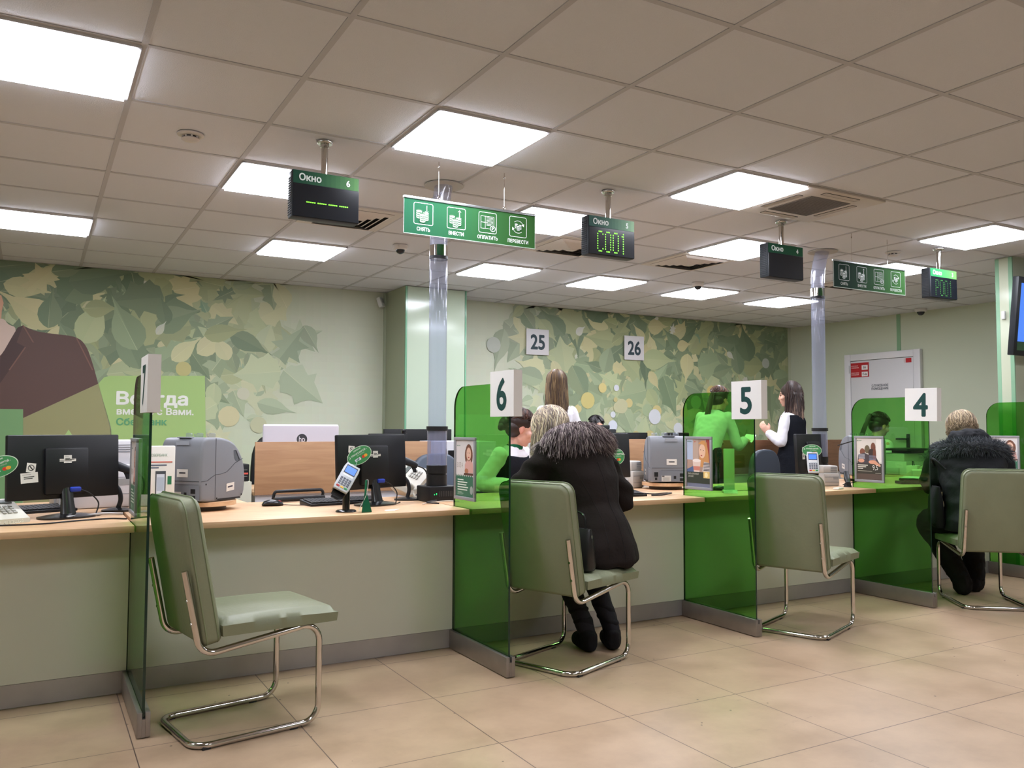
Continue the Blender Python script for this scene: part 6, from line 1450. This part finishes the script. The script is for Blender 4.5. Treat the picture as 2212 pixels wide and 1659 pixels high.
feet(m, J, .024, .042); organic('boots', m, knit, t, .007, (30, 27, 26), disp=wrinkle(26, .006))
m = MB((22, 22, 24)); m.tube(smoothpath([(-.20, -.02, .90), (-.255, .02, .96), (-.265, .10, .97), (-.24, .16, .92)], 6), .008, 8) ; m.v = m.v
tb = thing('handbag', 'black bag with loop handle at the side of the fur-hooded customer', 'handbag', (5.655, 3.475, 0), math.radians(-47))
m.build('handle', nylon, tb); m = MB((22, 22, 24)); m.loft([((-.25, .06, .50), (.03, 0, 0), (0, .12, 0)), ((-.255, .06, .53), (.045, 0, 0), (0, .13, 0)), ((-.255, .07, .70), (.036, 0, 0), (0, .12, 0)), ((-.25, .07, .78), (.014, 0, 0), (0, .10, 0))], 24, p=4); m.build('bag', nylon, tb)

# ---- clerk at window 6
WHITE = (222, 220, 226); VEST = (28, 30, 36)
def sit_pose(lean=.1, hz=.52, arms=None):
    sp = [((0, 0, hz), .17, .12), ((0, .01, hz+.10), .165, .12), ((0, .02+lean*.2, hz+.22), .135, .10), ((0, .03+lean*.55, hz+.36), .155, .11), ((0, .03+lean*.85, hz+.48), .165, .10), ((0, .03+lean, hz+.54), .14, .075), ((0, .03+lean, hz+.585), .06, .055)]
    J = dict(spine=sp, neck=(0, .03+lean, hz+.59), head=(0, .075+lean, hz+.715), face=(0, 1, 0), shL=(-.165, .03+lean*.92, hz+.53), shR=(.165, .03+lean*.92, hz+.53), elL=(-.22, .12, .82), elR=(.22, .12, .82), wrL=(-.12, .36, .79), wrR=(.12, .36, .79), hdL=(.2, 1, 0), hdR=(-.2, 1, 0),
             hipL=(-.085, .02, hz-.01), hipR=(.085, .02, hz-.01), knL=(-.09, .40, hz), knR=(.09, .40, hz), anL=(-.09, .38, .08), anR=(.09, .38, .08))
    if arms: J.update(arms)
    return J
def dress(t, J, top=WHITE, vest=None, bottom=VEST, sleeve=1.0, skirt=False, collar=True, seat=False):
    m = MB(top); m.loft(torso_secs(J, .006), 28); arm(m, J, 'L', .010, sleeve*.97, (.043, .041, .033)); arm(m, J, 'R', .010, sleeve*.97, (.043, .041, .033))
    if collar: nk = V(J['neck']); m.loft([(nk-V((0, 0, .03)), (.07, 0, 0), (0, .062, 0)), (nk+V((0, 0, .012)), (.060, 0, 0), (0, .058, 0))], 20)
    organic('blouse', m, cloth, t, .0075, top, disp=wrinkle(12, .006))
    if vest:
        m = MB(vest); S2 = torso_secs(J, .017, 0, 6); S2 = [(c, a*(.92 if i >= 4 else 1), b) for i, (c, a, b) in enumerate(S2)]; m.loft(S2, 28, p=2.3); organic('vest', m, wool, t, .0075, vest, disp=wrinkle(9, .004))
    m = MB(bottom); legs(m, J, .012, .35 if skirt else .96)
    if skirt and not seat: m.loft([((0, 0, .50), (.205, 0, 0), (0, .165, 0)), ((0, 0, .66), (.20, 0, 0), (0, .16, 0)), (V(J['spine'][1][0]), (.19, 0, 0), (0, .145, 0)), (V(J['spine'][2][0]), (.15, 0, 0), (0, .115, 0))], 24)
    m.loft([(V(J['spine'][0][0])-V((0, 0, .02)), (.16, 0, 0), (0, .12, 0)), (V(J['spine'][1][0]), (.175, 0, 0), (0, .125, 0))], 20)
    organic('skirt' if skirt else 'trousers', m, wool, t, .009, bottom, disp=wrinkle(9, .004))
    m = MB((24, 22, 22)); feet(m, J, .003, .026); organic('shoes', m, gloss, t, .007, (24, 22, 22))
DARKB = [(52, 36, 32), (70, 46, 38), (40, 28, 26), (86, 58, 46), (60, 42, 36)]
t = person('seated clerk in black vest and green scarf, dark hair pinned up, beside blonde customer', 2.765, 5.15, math.radians(-150))
J = sit_pose(.14, .47, dict(head=(.0, .23, 1.17), face=(-.67, .74, -.35), neck=(0, .165, 1.05), elL=(-.22, .20, .84), elR=(.25, .08, .81), wrL=(-.14, .40, .79), wrR=(.14, .34, .79)))
H3 = figure(t, J, (212, 164, 146)); dress(t, J, vest=VEST)
m = MB(); hair_cap(m, H3, (48, 34, 30)); hair_strands(m, H3, 300, 0, DARKB, 12, phi_end=1.6, gather=(0, -.115, .01), r=.005, lift=.008, th=(-1.0, PI+1.0)); I = H3
m.M = I; m.ell(0, -.125, .0, .045, .038, .05, 14, (30, 24, 24)); m.ell(.02, -.14, -.03, .028, .025, .03, 10, (26, 22, 22)); m.M = Matrix(); m.build('hair', hairm, t, smooth=80)
m = MB((26, 92, 62)); nk = V(J['neck']); m.loft([(nk+V((0, .005, -.03)), (.074, 0, 0), (0, .068, 0)), (nk+V((0, .01, .0)), (.064, 0, 0), (0, .062, 0)), (nk+V((0, .012, .02)), (.056, 0, 0), (0, .054, 0))], 22); organic('scarf', m, cloth, t, .006, (26, 92, 62), disp=wrinkle(24, .005))
# ---- woman under the number 25
t = person('standing woman with long straight brown hair and white blouse, back turned, below the number 25', 4.235, 6.62, math.radians(-8))
J = stand_pose(.0, 1.705); H4 = figure(t, J); dress(t, J, vest=None, skirt=True)
m = MB(); hair_cap(m, H4, (74, 58, 44), 1.02); hair_strands(m, H4, 420, .34, [(84, 66, 50), (104, 84, 62), (66, 50, 42), (146, 122, 88), (92, 74, 54), (74, 58, 48), (120, 98, 70)], 21, th=(-.15, PI+.15), phi_end=1.62, r=.0062, lift=.012, spread=1.3)
m.build('hair', hairm, t, smooth=80)
# ---- woman leaning, seen through the glass of window 5
gx = xat(1522, 6.05); t = person('standing woman with braided ponytail handing over a paper, seen through the screen numbered 5', gx, 6.05, math.radians(-72))
J = stand_pose(.20, 1.62, dict(head=(.0, .30, 1.455), face=(.1, 1, -.25), neck=(0, .225, 1.34), elR=(.22, .24, 1.02), wrR=(.16, .48, 1.06), hdR=(0, 1, .1), huR=(.5, 0, 1), elL=(-.22, .24, 1.02), wrL=(-.15, .44, 1.04), hdL=(0, 1, .1), huL=(-.5, 0, 1)))
for k in ('shL', 'shR'): J[k] = (J[k][0], .19, 1.29)
J['spine'] = [((0, -.02, .80), .165, .115), ((0, -.01, .88), .170, .115), ((0, .03, 1.0), .135, .10), ((0, .10, 1.14), .148, .105), ((0, .165, 1.24), .160, .105), ((0, .20, 1.30), .145, .075), ((0, .22, 1.335), .07, .055)]
H5 = figure(t, J); dress(t, J, skirt=True)
m = MB(); hair_cap(m, H5, (60, 44, 38), 1.0); hair_strands(m, H5, 320, 0, [(78, 58, 48), (104, 80, 64), (58, 42, 36), (124, 98, 78), (48, 34, 30)], 31, phi_end=1.5, gather=(0, -.105, .045), r=.006, lift=.010, th=(-1.1, PI+1.1))
g = random.Random(3)
for i in range(70):
    a = g.uniform(0, 6.28); q = g.uniform(0, .02); P = [H5 @ V((0, -.10, .045)), H5 @ V((q*math.cos(a), -.135, .02+q*math.sin(a))), H5 @ V((q*1.4*math.cos(a), -.15, -.08)), H5 @ V((q*1.6*math.cos(a), -.165, -.19)), H5 @ V((q*math.cos(a), -.18, -.29-g.uniform(0, .05)))]
    strand(m, smoothpath(P, 4), .006, g.choice([(70, 50, 42), (52, 38, 34), (90, 68, 54)]))
m.build('hair', hairm, t, smooth=80)
m = MB((24, 92, 62)); nk = V(J['neck']); m.loft([(nk+V((0, -.02, -.03)), (.075, 0, 0), (0, .07, 0)), (nk+V((0, 0, .02)), (.06, 0, 0), (0, .06, 0))], 22); organic('scarf', m, cloth, t, .007, (24, 92, 62), disp=wrinkle(22, .006))
hw = Matrix.Translation(t.location) @ Matrix.Rotation(math.radians(-72), 4, 'Z') @ V((.155, .60, 1.085))
m = MB((226, 226, 220)); m.at(hw, rz=math.radians(-60), rx=.5, ry=.1); m.box(0, 0, 0, .10, .15, .0012); tag(m.build('paper_slip', matte, loc=hw, smooth=0), 'slip of paper held by the woman seen through the screen numbered 5', 'paper')
# ---- woman in the vest
gx = xat(1712, 6.12); t = person('standing woman in black vest and skirt with long ash-blonde hair ends, back turned', gx, 6.12, math.radians(14))
J = stand_pose(.0, 1.64, dict(face=(-.35, 1, -.1), elL=(-.225, .0, 1.04), wrL=(-.20, .15, 1.13), hdL=(-.2, .5, .7), huL=(-1, 0, .3), elR=(.215, -.01, 1.05), wrR=(.12, .19, 1.06), hdR=(-.5, .8, .2)))
H6 = figure(t, J); dress(t, J, vest=VEST, skirt=True)
m = MB(); hair_cap(m, H6, (58, 46, 42), 1.03); hair_strands(m, H6, 460, .30, [(64, 50, 46), (78, 62, 56), (52, 40, 38), (90, 72, 64)], 41, th=(-.3, PI+.3), phi_end=1.62, r=.0064, lift=.013, spread=1.9)
hair_strands(m, H6, 170, .34, [(150, 124, 108), (168, 142, 122), (128, 104, 92)], 42, th=(.25, PI-.25), phi_end=1.62, r=.0055, lift=.014, spread=2.1)
# the dark crown over the lighter ends
m.M = H6; m.ell(0, -.03, .05, .094, .098, .092, 22, (60, 48, 44)); m.M = Matrix(); hair_strands(m, H6, 420, .22, [(64, 50, 46), (74, 58, 52), (54, 42, 40)], 43, var=.95, th=(-.3, PI+.3), phi_end=1.62, r=.006, lift=.020, spread=1.7)
m.build('hair', hairm, t, smooth=80)
# ---- seated woman in profile at window 4
gx = xat(1868, 5.48); t = person('seated clerk with dark ponytail in profile, seen through the screen numbered 4', gx, 5.48, math.radians(-100))
J = sit_pose(.10, .50, dict(head=(0, .19, 1.205), face=(.0, 1, -.35), elL=(-.22, .14, .82), elR=(.22, .14, .82)))
H7 = figure(t, J, (208, 162, 142)); dress(t, J, vest=VEST)
m = MB(); hair_cap(m, H7, (34, 26, 26)); hair_strands(m, H7, 300, 0, [(40, 30, 30), (52, 38, 36), (30, 24, 24)], 51, phi_end=1.55, gather=(0, -.11, .05), r=.0055, lift=.008, th=(-1.1, PI+1.1))
g = random.Random(5)
for i in range(110):
    a = g.uniform(0, 6.28); q = g.uniform(0, .024); tm = Matrix.Rotation(-.35, 3, 'X'); L = [V((0, -.105, .05)), V((q*math.cos(a), -.15, .055+q*math.sin(a))), V((q*math.cos(a), -.185+q, -.03)), V((q*1.3*math.cos(a), -.20+q, -.13)), V((q*math.cos(a), -.195+q, -.23-g.uniform(0, .06)))]
    strand(m, smoothpath([H7 @ p for p in L], 4), .006, g.choice([(44, 30, 30), (62, 40, 38), (34, 26, 26)]))
m.build('hair', hairm, t, smooth=80)
# ---- dark head behind the fur collar
gx = xat(1276, 7.75); t = person('seated person of whom only the black pinned-up hair shows above the fur collar', gx, 7.75, math.radians(170))
J = sit_pose(.08, .50, dict(head=(0, .14, 1.175), face=(0, 1, -.3))); H8 = figure(t, J, voxel=.009); dress(t, J, vest=VEST)
m = MB(); hair_cap(m, H8, (26, 22, 22)); hair_strands(m, H8, 220, 0, [(30, 26, 26), (42, 34, 34), (22, 20, 20)], 61, phi_end=1.5, gather=(0, -.10, .07), r=.006, lift=.010, th=(-1.1, PI+1.1))
strand(m, [H8 @ V((0, -.1, .07)), H8 @ V((-.05, -.13, .09)), H8 @ V((-.12, -.14, .085))], .013, (26, 22, 22)); m.build('hair', hairm, t, smooth=80)
